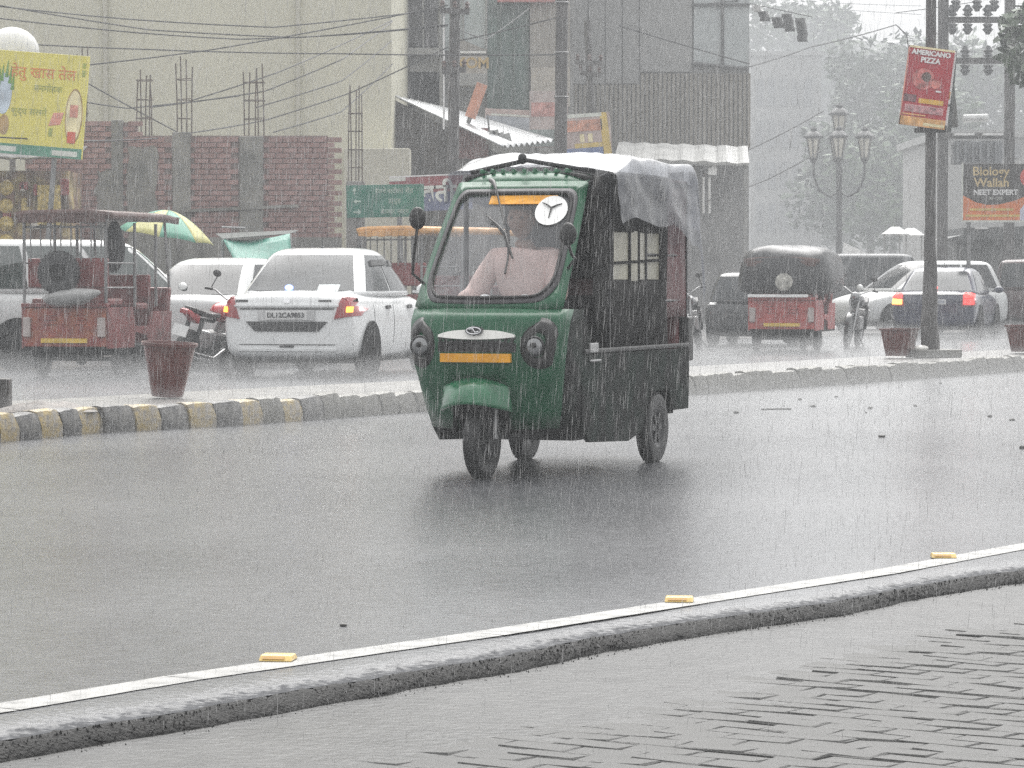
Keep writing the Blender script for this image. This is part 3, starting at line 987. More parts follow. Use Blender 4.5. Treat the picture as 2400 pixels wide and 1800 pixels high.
m.build('hem_rope', M('dark_rope', (.02, .02, .022), .7), ta, smooth=70)

# ================================================================ driver
SKIN = M('skin', (.30, .17, .12), .5, var=.1)
SHIRT = M('pink_shirt', (.95, .70, .64), .75, var=.12, scale=9, bump=.5, bscale=16)
HAIR = M('black_hair', (.012, .011, .011), .5, var=.2)
TROU = M('dark_trousers', (.03, .032, .04), .8)
def skin_mesh(name, verts, edges, radii, mat, parent, root=0, sub=2):
    me = bpy.data.meshes.new(name); me.from_pydata(verts, edges, []); me.materials.append(mat)
    o = link_mesh(name, me, parent)
    o.modifiers.new('skin', 'SKIN')
    for i, r_ in enumerate(radii):
        me.skin_vertices[0].data[i].radius = (r_, r_) if not isinstance(r_, tuple) else r_
    me.skin_vertices[0].data[root].use_root = True
    o.modifiers['skin'].use_smooth_shade = True
    s_ = o.modifiers.new('sub', 'SUBSURF'); s_.levels = sub; s_.render_levels = sub
    return o
def chainmesh(chains):
    """chains: list of lists of (pos, radius); a chain may begin with an int: index of an existing vertex"""
    v, e, r = [], [], []
    for ch in chains:
        prev = None
        for it in ch:
            if isinstance(it, int): prev = it; continue
            v.append(it[0]); r.append(it[1])
            if prev is not None: e.append((prev, len(v) - 1))
            prev = len(v) - 1
    return v, e, r
def seated_person(name, label, loc, rz, shirt, lean=0.10, grip=((.31, .42, .50), (-.31, .42, .50)), hair=HAIR, lookx=0.0):
    """origin at seat top under the pelvis; forward +y"""
    P = thing(name, label, 'person', loc, rz)
    l = lean
    sh = Vector((0, l, .46)); 
    body = [[((0, 0, .08), .12), ((0, l * .3, .22), .12), ((0, l * .8, .40), .13), ((0, l, .50), .065), ((0, l + .015, .56), .055)]]
    v, e, r = chainmesh(body)
    head0 = len(v) - 1
    for sx, gr in zip((1, -1), grip):
        S_ = Vector((sx * .17, l * .9, .44)); G = Vector(gr)
        el = (S_ + G) / 2 + Vector((sx * .03, -.03, -.09))
        base = len(v)
        v += [S_, el, G - (G - el).normalized() * .07, G]; r += [.055, .042, .03, .032]
        e += [(2, base), (base, base + 1), (base + 1, base + 2), (base + 2, base + 3)]
        fw = (G - el).normalized(); sd = Vector((sx, 0, 0)); 
        for k in range(4):                                   # fingers curled over the grip
            o_ = G + sd * (-.03 + .02 * k) + fw * .045
            b0 = len(v); v += [o_, o_ + fw * .02 + Vector((0, 0, -.018)), o_ + fw * .006 + Vector((0, 0, -.038 - .003 * (k in (1, 2))))]
            r += [.0095, .009, .008]; e += [(base + 3, b0), (b0, b0 + 1), (b0 + 1, b0 + 2)]
        b0 = len(v); v += [G - sd * .04 + fw * .01, G - sd * .052 + fw * .03 + Vector((0, 0, -.02))]; r += [.011, .009]; e += [(base + 3, b0), (b0, b0 + 1)]
    for sx in (1, -1):
        b0 = len(v)
        v += [Vector((sx * .09, .04, .07)), Vector((sx * .13, .42, .10)), Vector((sx * .12, .46, -.26)), Vector((sx * .12, .56, -.31))]
        r += [.085, .062, .045, .035]; e += [(0, b0), (b0, b0 + 1), (b0 + 1, b0 + 2), (b0 + 2, b0 + 3)]
    skin_mesh('body', v, e, r, SKIN, P)
    # head with face
    hc = Vector((lookx, l + .045, .665))
    m = MB()
    def hd(u, w):
        th = math.pi * max(.02, min(.98, w)); a = 2 * math.pi * u
        n_ = Vector((math.sin(th) * math.cos(a), math.sin(th) * math.sin(a), -math.cos(th)))
        rx, ry, rz_ = .074, .092, .115
        p = Vector((n_.x * rx, n_.y * ry, n_.z * rz_))
        if n_.z < -.2: p.x *= 1 + .25 * (n_.z + .2); p.y *= 1 + (.05 if n_.y > 0 else .3) * (n_.z + .2)
        if n_.y > 0:
            p.y += .022 * math.exp(-((n_.x / .16) ** 2)) * math.exp(-(((n_.z + .12) / .17) ** 2))       # nose
            for ex in (-.42, .42): p.y -= .010 * math.exp(-(((n_.x - ex) / .18) ** 2) - (((n_.z - .04) / .10) ** 2))   # eye sockets
            p.y += .006 * math.exp(-((n_.x / .3) ** 2) - (((n_.z + .5) / .07) ** 2))                      # lips
        return hc + p
    m.grid(28, 22, hd)
    for ex in (-1, 1):
        m.ball(hc + Vector((ex * .076, -.005, -.005)), (.010, .022, .032), 8, 6)
    hdo = m.build('head', SKIN, P, smooth=80)
    m = MB()
    for ex in (-1, 1): m.ball(hc + Vector((ex * .031, .080, .006)), (.012, .008, .007), 8, 6)
    m.build('eyes', M('eye_dark', (.03, .025, .02), .2), hdo, smooth=80)
    m = MB()
    def hr(u, w):
        a = 2 * math.pi * u; th = w * math.pi * (.66 if math.sin(a) < .2 else .36 + .0 * w)
        n_ = Vector((math.sin(th) * math.cos(a), math.sin(th) * math.sin(a), math.cos(th)))
        return hc + Vector((n_.x * .084, n_.y * .101 - .006, n_.z * .126)) * (1 + .03 * noise.noise((u * 20, w * 9, 2)))
    m.grid(28, 12, hr); m.build('hair', hair, hdo, smooth=80, solid=.012)
    # shirt: a looser skin over torso and sleeves
    ch = [[((0, -.01, .04), .15), ((0, l * .3, .20), .145), ((0, l * .75, .36), .150), ((0, l * .95, .475), .088)]]
    v, e, r = chainmesh(ch)
    for sx, gr in zip((1, -1), grip):
        S_ = Vector((sx * .175, l * .9, .43)); G = Vector(gr); el = (S_ + G) / 2 + Vector((sx * .03, -.03, -.09))
        b0 = len(v); v += [S_, (S_ + el) / 2 + Vector((0, 0, .0)), el, el + (G - el) * .80]; r += [.085, .074, .064, .046]
        e += [(2, b0), (b0, b0 + 1), (b0 + 1, b0 + 2), (b0 + 2, b0 + 3)]
    skin_mesh('shirt', v, e, r, shirt, P)
    v, e, r = [], [], []
    v += [Vector((0, 0, .05))]; r += [.14]
    for sx in (1, -1):
        b0 = len(v); v += [Vector((sx * .09, .05, .07)), Vector((sx * .13, .41, .10)), Vector((sx * .12, .45, -.20))]; r += [.098, .078, .066]; e += [(0, b0), (b0, b0 + 1), (b0 + 1, b0 + 2)]
    skin_mesh('trousers', v, e, r, TROU, P)
    return P
_m = Matrix.Rotation(R(160), 3, 'Z')
seated_person('person', 'person in a loose pink shirt driving the green three-wheeler behind its windscreen',
              RX.location + _m @ Vector((0, -.86, .845)), R(160), SHIRT, lean=.10, grip=((.34, .28, .20), (-.22, .30, .20)))
bpy.data.objects['person'].scale = (1.1,) * 3
# ================================================================ CARS
CARGLASS = M('car_glass', (.02, .022, .024), .1, var=.15, scale=3, spec=.5)
CARGLASSL = M('car_glass_pale', (.045, .05, .054), .16, var=.25, scale=3, spec=.4)
WHITEP = M('white_car_paint', (.76, .77, .77), .22, var=.03, coat=.6, spec=.5)
WHITEP2 = M('white_car_paint_dull', (.66, .67, .665), .3, var=.05, coat=.4)
NAVY = M('navy_car_paint', (.022, .027, .062), .25, var=.1, coat=.6)
GREYP = M('charcoal_car_paint', (.035, .037, .04), .3, var=.1, coat=.5)
SILVER = M('silver_car_paint', (.42, .43, .43), .3, metal=.3, var=.05, coat=.4)
TAILRED = M('tail_lamp_red', (.30, .012, .016), .2, var=.15, scale=14, coat=1.0)
INDIC = M('indicator_lit', (.9, .35, .03), .3, emit=(1.0, .42, .05), estr=.55)
BRAKE = M('brake_lamp_lit', (.9, .08, .05), .3, emit=(1.0, .03, .03), estr=.6)
BRAKEY = M('tail_indicator_lit', (.9, .5, .1), .3, emit=(1.0, .50, .08), estr=.9)
BLUEL = M('blue_lamp_lit', (.2, .3, .9), .3, emit=(.16, .28, 1.0), estr=1.2)
PLATE = M('plate_white', (.72, .72, .71), .4, var=.05)
INK = M('plate_ink', (.03, .03, .035), .5)
SEAM = M('panel_gap', (.05, .05, .05), .6)
BUMPG = M('unpainted_bumper', (.035, .035, .036), .5, var=.2)

def car(name, label, loc, rz, kind='sedan', paint=None, L=4.0, W=1.7, Hh=1.52, glass=None, wheel_r=.30, group=None, arches=True):
    """origin on the ground under the middle of the rear bumper, forward +y"""
    paint = paint or WHITEP; glass = glass or CARGLASS
    root = thing(name, label, 'car', loc, rz, group)
    w = W / 2
    if kind == 'sedan':
        belt = .64 * Hh
        st = [(.00, .34, .56 * Hh, .86), (.03, .27, .62 * Hh, .94), (.14, .22, .655 * Hh, .985), (.55, .20, .665 * Hh, 1), (1.2, .19, .66 * Hh, 1), (.66 * L, .19, .645 * Hh, 1), (.75 * L, .20, .635 * Hh, 1), (.90 * L, .22, .56 * Hh, .97), (.975 * L, .26, .48 * Hh, .88), (L, .33, .42 * Hh, .74)]
        gh = dict(yr0=.46, yr1=1.16, yf1=.55 * L, yf0=.755 * L, wt=.675)
    elif kind == 'hatch':
        belt = .60 * Hh
        st = [(.00, .36, .50 * Hh, .88), (.03, .27, .57 * Hh, .95), (.10, .22, .61 * Hh, .99), (.5, .20, .62 * Hh, 1), (1.2, .19, .615 * Hh, 1), (.64 * L, .19, .60 * Hh, 1), (.76 * L, .20, .59 * Hh, 1), (.91 * L, .22, .52 * Hh, .97), (.98 * L, .26, .46 * Hh, .87), (L, .33, .40 * Hh, .72)]
        gh = dict(yr0=.03, yr1=.34, yf1=.52 * L, yf0=.77 * L, wt=.76)
    else:  # suv
        belt = .60 * Hh
        st = [(.00, .42, .50 * Hh, .92), (.03, .34, .58 * Hh, .97), (.10, .28, .61 * Hh, 1), (.5, .26, .615 * Hh, 1), (1.2, .26, .615 * Hh, 1), (.66 * L, .26, .61 * Hh, 1), (.78 * L, .26, .60 * Hh, 1), (.93 * L, .28, .56 * Hh, .97), (.985 * L, .32, .50 * Hh, .9), (L, .40, .44 * Hh, .8)]
        gh = dict(yr0=.02, yr1=.16, yf1=.58 * L, yf0=.76 * L, wt=.80)
    m = MB(); rings = []
    for (y, zb, zt, f) in st:
        q = w * f; hgt = zt - zb
        half = [(0, zb), (.55 * q, zb), (.90 * q, zb + .015), (.975 * q, zb + .16 * hgt), (1.0 * q, zb + .45 * hgt), (.995 * q, zb + .68 * hgt), (.965 * q, zb + .86 * hgt), (.885 * q, zb + .965 * hgt), (.6 * q, zt), (0, zt + .012)]
        ring = [(x, y, z) for x, z in half] + [(-x, y, z) for x, z in half[-2:0:-1]]
        rings.append(ring)
    m.loft(rings)
    body = m.build('body', paint, root, smooth=180, sub=2)
    # cabin
    m = MB(); rings = []
    zb = belt - .06; zt = Hh
    def ringat(t, ext=0):
        yr = gh['yr0'] + (gh['yr1'] - gh['yr0']) * t; yf = gh['yf0'] + (gh['yf1'] - gh['yf0']) * t
        ww = w * (.955 + (gh['wt'] - .955) * t)
        return yr, yf, ww
    for z, t, inset in ((zb, -.12, 0), (belt, 0, 0), (belt + (zt - belt) * .45, .45, -.012), (belt + (zt - belt) * .82, .82, -.012), (zt - .045, .965, .02), (zt - .012, 1.0, .10), (zt, 1.0, .30)):
        yr, yf, ww = ringat(t)
        yr += inset * 1.2; yf -= inset * 1.2; ww -= inset
        ym = (yr + yf) / 2; bow = .06
        pts = [(-ww * .80, yr + .015), (0, yr - bow), (ww * .80, yr + .015), (ww * .97, yr + .10), (ww * 1.0, ym - .3), (ww * 1.0, ym + .3), (ww * .95, yf - .16), (ww * .78, yf - .03), (0, yf + bow), (-ww * .78, yf - .03), (-ww * .95, yf - .16), (-ww * 1.0, ym + .3), (-ww * 1.0, ym - .3), (-ww * .97, yr + .10)]
        rings.append([(x, y, z) for x, y in pts])
    m.loft(rings)
    cab = m.build('cabin', paint, root, smooth=180, sub=2)
    bvh = bvh_of(cab); bvb = bvh_of(body)
    g0, g1 = belt + .035, zt - .10
    def yat(z, front):
        t = (z - belt) / (zt - belt)
        return ringat(t)[1 if front else 0]
    def wat_(z):
        return ringat((z - belt) / (zt - belt))[2]
    # rear window
    patch(bvh, [(-wat_(g0) * .86, g0), (wat_(g0) * .86, g0), (wat_(g1) * .84, g1), (-wat_(g1) * .84, g1)], 'y-', 10, 6, solid=.004).build('rear_window', glass, root, smooth=60)
    patch(bvh, [(-wat_(g0) * .88, g0), (wat_(g0) * .88, g0), (wat_(g1) * .86, g1), (-wat_(g1) * .86, g1)], 'y+', 10, 6, solid=.004).build('windscreen', glass, root, smooth=60)
    # side windows
    ya0, ya1 = yat(g0, 0) + (.30 if kind == 'sedan' else .24), yat(g1, 0) + (.22 if kind == 'sedan' else .22)
    yb0, yb1 = yat(g0, 1) - .22, yat(g1, 1) - .16
    cuts = ((0, .46), (.50, 1.0)) if kind != 'suv' else ((0, .26), (.30, .63), (.67, 1.0))
    for ax, sx in (('x+', 1), ('x-', -1)):
        for c0, c1 in cuts:
            A = lambda c: ya0 + (yb0 - ya0) * c
            B = lambda c: ya1 + (yb1 - ya1) * c
            patch(bvh, [(A(c0), g0), (A(c1), g0), (B(c1), g1 + .0), (B(c0), g1 + .0)], ax, 6, 4, solid=.004).build('side_window', glass, root, smooth=60)
        # door seams and handles
        dz0, dz1 = .32 * Hh * .8, belt - .06
        for yy in ((ya0 + yb0) / 2, ya0 + .12, yb0 + .12):
            patch(bvb, [(yy - .006, dz0), (yy + .006, dz0), (yy + .006, dz1), (yy - .006, dz1)], ax, 1, 6, off=.0, solid=.003).build('door_seam', SEAM, body)
        for yy in ((ya0 + yb0) / 2 - .25, yb0 - .25):
            patch(bvb, [(yy - .09, belt - .19), (yy + .09, belt - .19), (yy + .09, belt - .15), (yy - .09, belt - .15)], ax, 2, 1, off=.012, solid=.012).build('door_handle', paint if paint is not WHITEP else BUMPG, root)
        # mirrors
        mm_ = MB(); mm_.ball((sx * (w + .09), yb0 + .06, belt + .05), (.10, .06, .07), 10, 7); mm_.box((sx * (w + .0), yb0 + .08, belt + .02), (.12, .03, .03))
        mm_.build('wing_mirror', paint if paint is not NAVY else NAVY, root, smooth=60)
    # wheels, and black discs put in for the shade of the arch openings
    for yy in (.19 * L, .81 * L):
        for sx in (-1, 1):
            m = MB(); m.lathe([(wheel_r * 1.22, 0), (wheel_r * 1.22, .012), (wheel_r * .4, .013)], (sx * (w + (.004 if sx > 0 else -.016)) - 0, yy, wheel_r + .03), 28, 'x')
            m.build('arch_shade_disc', INTER, root, smooth=60)
            wheel(root, (sx * (w - .07), yy, wheel_r), wheel_r, .18, rimr=wheel_r * .66, rim_mat=STEEL, tread=False)
    # underside
    m = MB(); m.box((0, L / 2, .25), (W * .84, L * .86, .14)); m.build('underbody', INTER, root)
    return root, body, cab, bvb, bvh, dict(belt=belt, W=W, L=L, H=Hh)

def tail(root, bvb, quads, mat=TAILRED, lit=None):
    """quads in rear view for the right lamp; mirrored"""
    outp = []
    for sx in (1, -1):
        for q in quads:
            qq = [(sx * x, z) for x, z in q]
            if sx < 0: qq = [qq[1], qq[0], qq[3], qq[2]]
            outp.append((sx, patch(bvb, qq, 'y-', 6, 6, off=.008, solid=.014).build('tail_light', mat, root, smooth=50)))
    return outp

# ---- white sedan waiting in the far carriageway
SED, body, cab, bvb, bvc, D = car('white_sedan', 'white saloon car with amber indicators lit and a white number plate', gp(672, 887), R(-14), 'sedan', WHITEP, L=4.0, W=1.70, Hh=1.60, glass=CARGLASSL)
tl = tail(SED, bvb, [[(.60, .72), (.835, .76), (.83, 1.0), (.70, 1.03)]])
for sx in (1, -1):
    q = [(sx * .745, .80), (sx * .795, .80), (sx * .795, .865), (sx * .745, .865)]
    if sx < 0: q = [q[1], q[0], q[3], q[2]]
    patch(bvb, q, 'y-', 3, 3, off=.028, solid=.006).build('indicator', INDIC, SED, smooth=60)
Q = lambda x0, x1, z0, z1: [(x0, z0), (x1, z0), (x1, z1), (x0, z1)]
patch(bvb, Q(-.36, .36, .705, .83), 'y-', 4, 2, off=.012, solid=.01).build('plate_recess', M('recess_grey', (.5, .5, .5), .4), SED)
pl = patch(bvb, Q(-.26, .26, .715, .815), 'y-', 6, 2, off=.026, solid=.006).build('number_plate', PLATE, SED)
text_mesh('DL12CA9853', .085, INK, pl, (0, -.045, .765), ext=.0015, bold=.002)
patch(bvb, [(-.40, .57), (.40, .57), (.52, .69), (-.52, .69)], 'y-', 8, 3, off=.006, solid=.010).build('bumper_insert', BUMPG, SED, smooth=50)
patch(bvb, Q(-.60, .60, .835, .852), 'y-', 8, 1, off=.004, solid=.006).build('boot_shadow_line', SEAM, SED)
patch(bvb, Q(-.66, .66, .87, .89), 'y-', 8, 1, off=.012, solid=.018).build('boot_lip', WHITEP, SED, smooth=60)
patch(bvb, Q(-.66, -.50, .925, .95), 'y-', 2, 1, off=.006, solid=.004).build('badge', SEAM, SED)
patch(bvb, Q(.40, .56, .93, .95), 'y-', 2, 1, off=.006, solid=.004).build('badge', SEAM, SED)
patch(bvb, Q(-.04, .04, .915, .965), 'y-', 3, 3, off=.008, solid=.006).build('emblem', CHROME, SED)
patch(bvb, Q(-.62, .62, .335, .36), 'y-', 8, 1, off=.010, solid=.012).build('bumper_trim', CHROME if False else WHITEP, SED)
patch(bvb, Q(-.80, .80, .405, .415), 'y-', 8, 1, off=.002, solid=.004).build('bumper_seam', SEAM, SED)
patch(bvb, Q(-.09, .09, .375, .40), 'y-', 3, 1, off=.006, solid=.004).build('tow_cover', BUMPG, SED)
m = MB(); m.lathe([(.03, 0), (.024, .02), (.006, .03), (.004, .14)], (0.02, 1.40, D['H'] - .012), 8); m.build('antenna', BLACKP, SED, smooth=50)
patch(bvc, Q(.24, .50, 1.05, 1.13), 'y-', 3, 2, off=.010, solid=.003).build('parcel_shelf_box', M('pale_box', (.62, .66, .66), .5), SED)
m = MB(); m.ball((-.12, .47, 1.10), (.055, .02, .036), 10, 6); m.build('dashboard_light', BLUEL, SED, smooth=70)
for c0 in (1.25, 2.05):
    patch(bvc, [(c0, 1.36), (c0 + .72, 1.38), (c0 + .66, 1.44), (c0 + .06, 1.43)], 'x+', 4, 1, off=.02, solid=.01).build('rain_visor', BUMPG, SED)

# ---- white hatchback behind the red e-rickshaw
car2 = car('white_car', 'white car with dark windows parked beyond the leaning red motorcycle', gp(405, 866), R(-22), 'sedan', WHITEP2, L=3.9, W=1.66, Hh=1.5, glass=CARGLASS)
# ---- white car beside the e-rickshaw, mostly out of frame
car3 = car('white_van', 'tall white car with dark green windows standing beyond the red e-rickshaw', gp(-150, 866), R(-62), 'suv', WHITEP2, L=4.4, W=1.75, Hh=1.74, glass=M('dark_green_glass', (.02, .035, .03), .06, spec=.9, coat=1))
# ---- right side, along the far carriageway
NAV, body, cab, bvb, bvc, D = car('navy_sedan', 'navy blue saloon car braking with bright red tail lamps lit', gp(2186, 795), R(-16), 'sedan', NAVY, L=4.1, W=1.72, Hh=1.46, glass=CARGLASSL)
tail(NAV, bvb, [[(.58, .66), (.83, .67), (.82, .94), (.60, .92)]])
for sx, lit in ((1, BRAKE), (-1, BRAKE)):
    for z0, z1, mt in ((.70, .80, BRAKEY if sx < 0 else BRAKE), (.82, .90, BRAKE)):
        q = [(sx * .62, z0), (sx * .80, z0), (sx * .79, z1), (sx * .62, z1)]
        if sx < 0: q = [q[1], q[0], q[3], q[2]]
        patch(bvb, q, 'y-', 4, 4, off=.026, solid=.012).build('lamp_core', mt, NAV, smooth=50)
patch(bvb, Q(-.62, .62, .885, .91), 'y-', 8, 1, off=.012, solid=.012).build('chrome_strip', WHITEV, NAV)
patch(bvb, Q(-.02, .26, .70, .80), 'y-', 3, 2, off=.012, solid=.006).build('number_plate', PLATE, NAV)
patch(bvb, Q(.01, .23, .72, .78), 'y-', 3, 2, off=.020, solid=.002).build('plate_lettering', M('plate_grey', (.35, .37, .42), .5), NAV)
patch(bvc, Q(-.10, .02, 1.0, 1.04), 'y-', 3, 2, off=.014, solid=.008).build('high_brake_light', BRAKE, NAV)
m = MB(); m.lathe([(.03, 0), (.02, .02), (.005, .03), (.004, .10)], (0.02, 1.45, D['H'] - .012), 8); m.build('antenna', BLACKP, NAV, smooth=50)

HT, body, cab, bvb, bvc, D = car('dark_hatchback', 'charcoal hatchback with a low white number plate next to the tarp-covered e-rickshaw', gp(1750, 813), R(-13), 'hatch', GREYP, L=3.6, W=1.58, Hh=1.34, glass=CARGLASSL)
patch(bvb, Q(.16, .50, .30, .42), 'y-', 3, 2, off=.012, solid=.006).build('number_plate', PLATE, HT)
patch(bvb, Q(-.72, -.56, .74, .86), 'y-', 3, 3, off=.008, solid=.01).build('tail_light', M('clear_lamp', (.6, .6, .6), .15, coat=1), HT)
patch(bvb, Q(.56, .72, .74, .86), 'y-', 3, 3, off=.008, solid=.01).build('tail_light', M('clear_lamp', (.6, .6, .6), .15, coat=1), HT)
patch(bvb, Q(-.6, .6, .52, .54), 'y-', 6, 1, off=.004, solid=.006).build('bumper_seam', SEAM, HT)
patch(bvb, Q(.26, .44, .80, .84), 'y-', 3, 1, off=.006, solid=.006).build('badge', CHROME, HT)

car('white_suv', 'white car seen side-on with a dark windscreen, crossing behind the navy saloon', gp(2312, 780), R(120), 'hatch', WHITEP2, L=3.95, W=1.7, Hh=1.62, glass=CARGLASS)
car('grey_jeep', 'dark grey jeep with a flat roof behind the white side-on car', gp(2150, 772), R(82), 'suv', M('faded_grey_paint', (.16, .165, .17), .4, var=.2), L=3.9, W=1.7, Hh=1.82, glass=CARGLASSL)
car('maroon_jeep', 'dark maroon car with roof bars waiting ahead of the navy saloon', gp(2405, 781), R(-20), 'suv', M('maroon_paint', (.06, .022, .02), .3, coat=.5), L=4.2, W=1.72, Hh=1.66, glass=CARGLASSL)
car('silver_van', 'pale silver car parked on the roadside behind the dark hatchback', gp(1690, 769), R(64), 'suv', SILVER, L=4.0, W=1.7, Hh=1.7, glass=CARGLASSL)

# ================================================================ E-RICKSHAWS
ERED = M('erick_red_paint', (.17, .03, .028), .35, var=.25, scale=6, col2=(.10, .03, .025), c2scale=5, c2pos=.58)
EORANGE = M('erick_rust_panel', (.30, .085, .035), .4, var=.25, scale=8, col2=(.22, .03, .025), c2scale=6, c2pos=.5)
EROOF = M('erick_brown_roof', (.085, .04, .033), .4, var=.25, scale=4, bump=.4, bscale=9)
EROOFO = M('erick_orange_roof', (.62, .33, .12), .4, var=.2, scale=4)
SACK = M('white_sack', (.30, .30, .295), .6, var=.15, bump=.8, bscale=9)
PIPE = M('grey_pipe', (.20, .20, .20), .4, metal=.4, var=.3)
def erick(name, label, loc, rz, roof_mat=EROOF, red=ERED, back=EORANGE, cover=None, rack=True, spare=True, rh=1.98, W=1.02):
    """battery rickshaw, origin under the middle of its tail, forward +y"""
    root = thing(name, label, 'e-rickshaw', loc, rz)
    w = W / 2; L = 2.7
    m = MB(); m.box((0, 1.25, .36), (W * .94, 2.3, .06)); m.build('floor', INTER, root)
    m = MB(); m.prism([(-w, .38), (w, .38), (w * .98, .86), (-w * .98, .86)], .0, .05, 'y'); tb = m.build('tail_board', back, root, bevel=.012)
    for sx in (-1, 1):                                   # pressed ribs of the tail board
        for k in range(3):
            m = MB(); m.box((sx * .19, -.012, .66 + .055 * k), (.16, .016, .018)); m.build('pressed_rib', back, tb, bevel=.005)
    m = MB(); m.box((0, -.02, .455), (.60, .014, .055)); m.build('number_plate', M('old_yellow_plate', (.62, .42, .05), .4, var=.2), root)
    m = MB(); m.box((0, .02, .885), (W, .10, .05)); m.build('tail_rail', red, root, bevel=.01)
    for sx in (-1, 1):
        m = MB(); m.box((sx * (w - .075), -.02, .62), (.10, .04, .24)); m.build('tail_light', M('faded_lamp', (.42, .36, .34), .3, coat=.6, var=.2), root, bevel=.012)
        m = MB(); m.prism([(.0, .36), (.9, .36), (.95, .55), (1.35, .50), (1.4, .36), (2.2, .36), (2.25, .80), (1.5, .80), (1.4, .62), (.95, .62), (.85, .86), (0, .86)], sx * (w - .02), sx * w, 'x'); m.build('side_panel', red, root)
        for yy in (.02, 1.0, 1.75):
            m = MB(); m.tube([(sx * (w - .03), yy, .86), (sx * (w - .03), yy, rh - .10)], .020, 6); m.build('post', PIPE, root, smooth=60)
        for zz in (1.10, 1.40):
            m = MB(); m.tube([(sx * (w - .03), .02, zz), (sx * (w - .03), 1.0, zz)], .012, 6); m.build('side_rail', PIPE, root, smooth=60)
    # seats
    m = MB(); m.box((0, .42, .92), (W * .9, .5, .10)); m.build('rear_seat', red, root, bevel=.03)
    m = MB(); m.box((-.0, .13, 1.28), (W * .93, .07, .36)); m.build('rear_backrest', red, root, bevel=.02)
    m = MB(); m.box((0, 1.35, .86), (W * .9, .4, .10)); m.build('middle_seat', red, root, bevel=.03)
    m = MB(); m.box((0, 1.62, 1.08), (W * .9, .06, .36)); m.build('front_backrest', red, root, bevel=.02)
    # bars above the backrest
    if rack:
        for k in range(8):
            x = -w * .82 + 2 * w * .82 * k / 7
            m = MB(); m.tube([(x, .05, 1.42), (x, .05, rh - .12)], .010, 5); m.build('back_bar', PIPE, root, smooth=60)
        m = MB(); m.tube([(-w + .03, .05, rh - .16), (w - .03, .05, rh - .16)], .016, 6); m.build('back_rail', PIPE, root, smooth=60)
    # roof
    m = MB()
    def rf(u, v):
        a = -1 + 2 * u
        return Vector((a * (w + .06), -.08 + 2.45 * v, rh - .03 + .035 * (1 - a ** 4) - .05 * max(0, v - .85) * 3 + .012 * noise.noise((u * 5, v * 7, 3))))
    m.grid(12, 14, rf); rf_o = m.build('roof', roof_mat, root, smooth=60, solid=.09, recalc=False)
    m = MB()
    for k in range(-4, 5): m.box((k * w / 4.4, -.095, rh - .065), (w / 4.6, .02, .085 + .02 * (k % 2)))
    m.build('roof_fringe', roof_mat, rf_o, bevel=.008)
    # front cowl and screen frame
    m = MB(); m.prism([(-w * .8, .35), (w * .8, .35), (w * .9, 1.1), (-w * .9, 1.1)], 2.3, 2.42, 'y'); m.build('front_cowl', red, root, bevel=.03)
    for sx in (-1, 1):
        m = MB(); m.tube([(sx * w * .88, 2.34, 1.1), (sx * w * .86, 2.2, rh - .05)], .018, 6); m.build('front_post', PIPE, root, smooth=60)
    wheel(root, (0, 2.30, .22), .22, .09, rimr=.13)
    for sx in (-1, 1):
        wheel(root, (sx * (w - .05), .55, .22), .22, .10, rimr=.13)
    m = MB(); m.tube([(-w + .05, .55, .22), (w - .05, .55, .22)], .03, 6); m.ball((0, .55, .22), .08); m.build('axle', DARKM, root, smooth=60)
    m = MB(); m.box((0, .10, .30), (W * .8, .08, .10)); m.build('rear_bumper', INTER, root, bevel=.01)
    if spare:
        sw = wheel(root, (-.02, -.13, 1.28), .265, .12, rimr=.11, rim_mat=INTER)
        sw.rotation_euler = (0, 0, math.pi / 2); sw.name = 'spare_wheel'
    return root
er = erick('e_rickshaw', 'red open e-rickshaw with a spare tyre on its back and a barred rear', gp(152, 886), R(-14), W=1.12, rh=2.0)
# things on and beside it
sk = MB()
def sackf(u, v):
    th = math.pi * max(.03, min(.97, v)); a = 2 * math.pi * u
    k = 1 + .16 * noise.noise((math.cos(a) * 2, math.sin(a) * 2, v * 4))
    return Vector((.36 * math.sin(th) * math.cos(a) * k, .13 * math.sin(th) * math.sin(a) * k, -.10 * math.cos(th) * k))
sk.grid(22, 14, sackf)
so = sk.build('sack', SACK, smooth=80); so.location = er.location + Matrix.Rotation(R(-14), 3, 'Z') @ Vector((.14, -.15, .985)); so.rotation_euler = (0, R(-6), R(-14))
tag(so, 'grey-white cloth bundle tucked under the spare tyre of the red e-rickshaw', 'sack')
bg = MB()
def bagf(u, v):
    th = math.pi * max(.03, min(.97, v)); a = 2 * math.pi * u
    k = 1 + .2 * noise.noise((math.cos(a) * 2, math.sin(a) * 2, v * 5 + 9))
    return Vector((.13 * math.sin(th) * math.cos(a) * k, .11 * math.sin(th) * math.sin(a) * k, -.30 * math.cos(th) * k))
bg.grid(18, 14, bagf); bg.tube([(0, 0, .26), (.01, 0, .42)], .01, 5)
bo = bg.build('hanging_bag', M('dark_cloth', (.02, .02, .022), .7, var=.2), smooth=80)
bo.location = er.location + Matrix.Rotation(R(-14), 3, 'Z') @ Vector((.36, .75, 1.60)); tag(bo, 'dark cloth bag hanging under the roof of the red e-rickshaw', 'bag')

erick('e_rickshaw', 'e-rickshaw with a pale orange roof parked under the green direction sign', gp(920, 836), R(-38), roof_mat=EROOFO, red=M('erick_maroon', (.20, .03, .03), .4, var=.2), W=1.2, rh=1.98, spare=False)

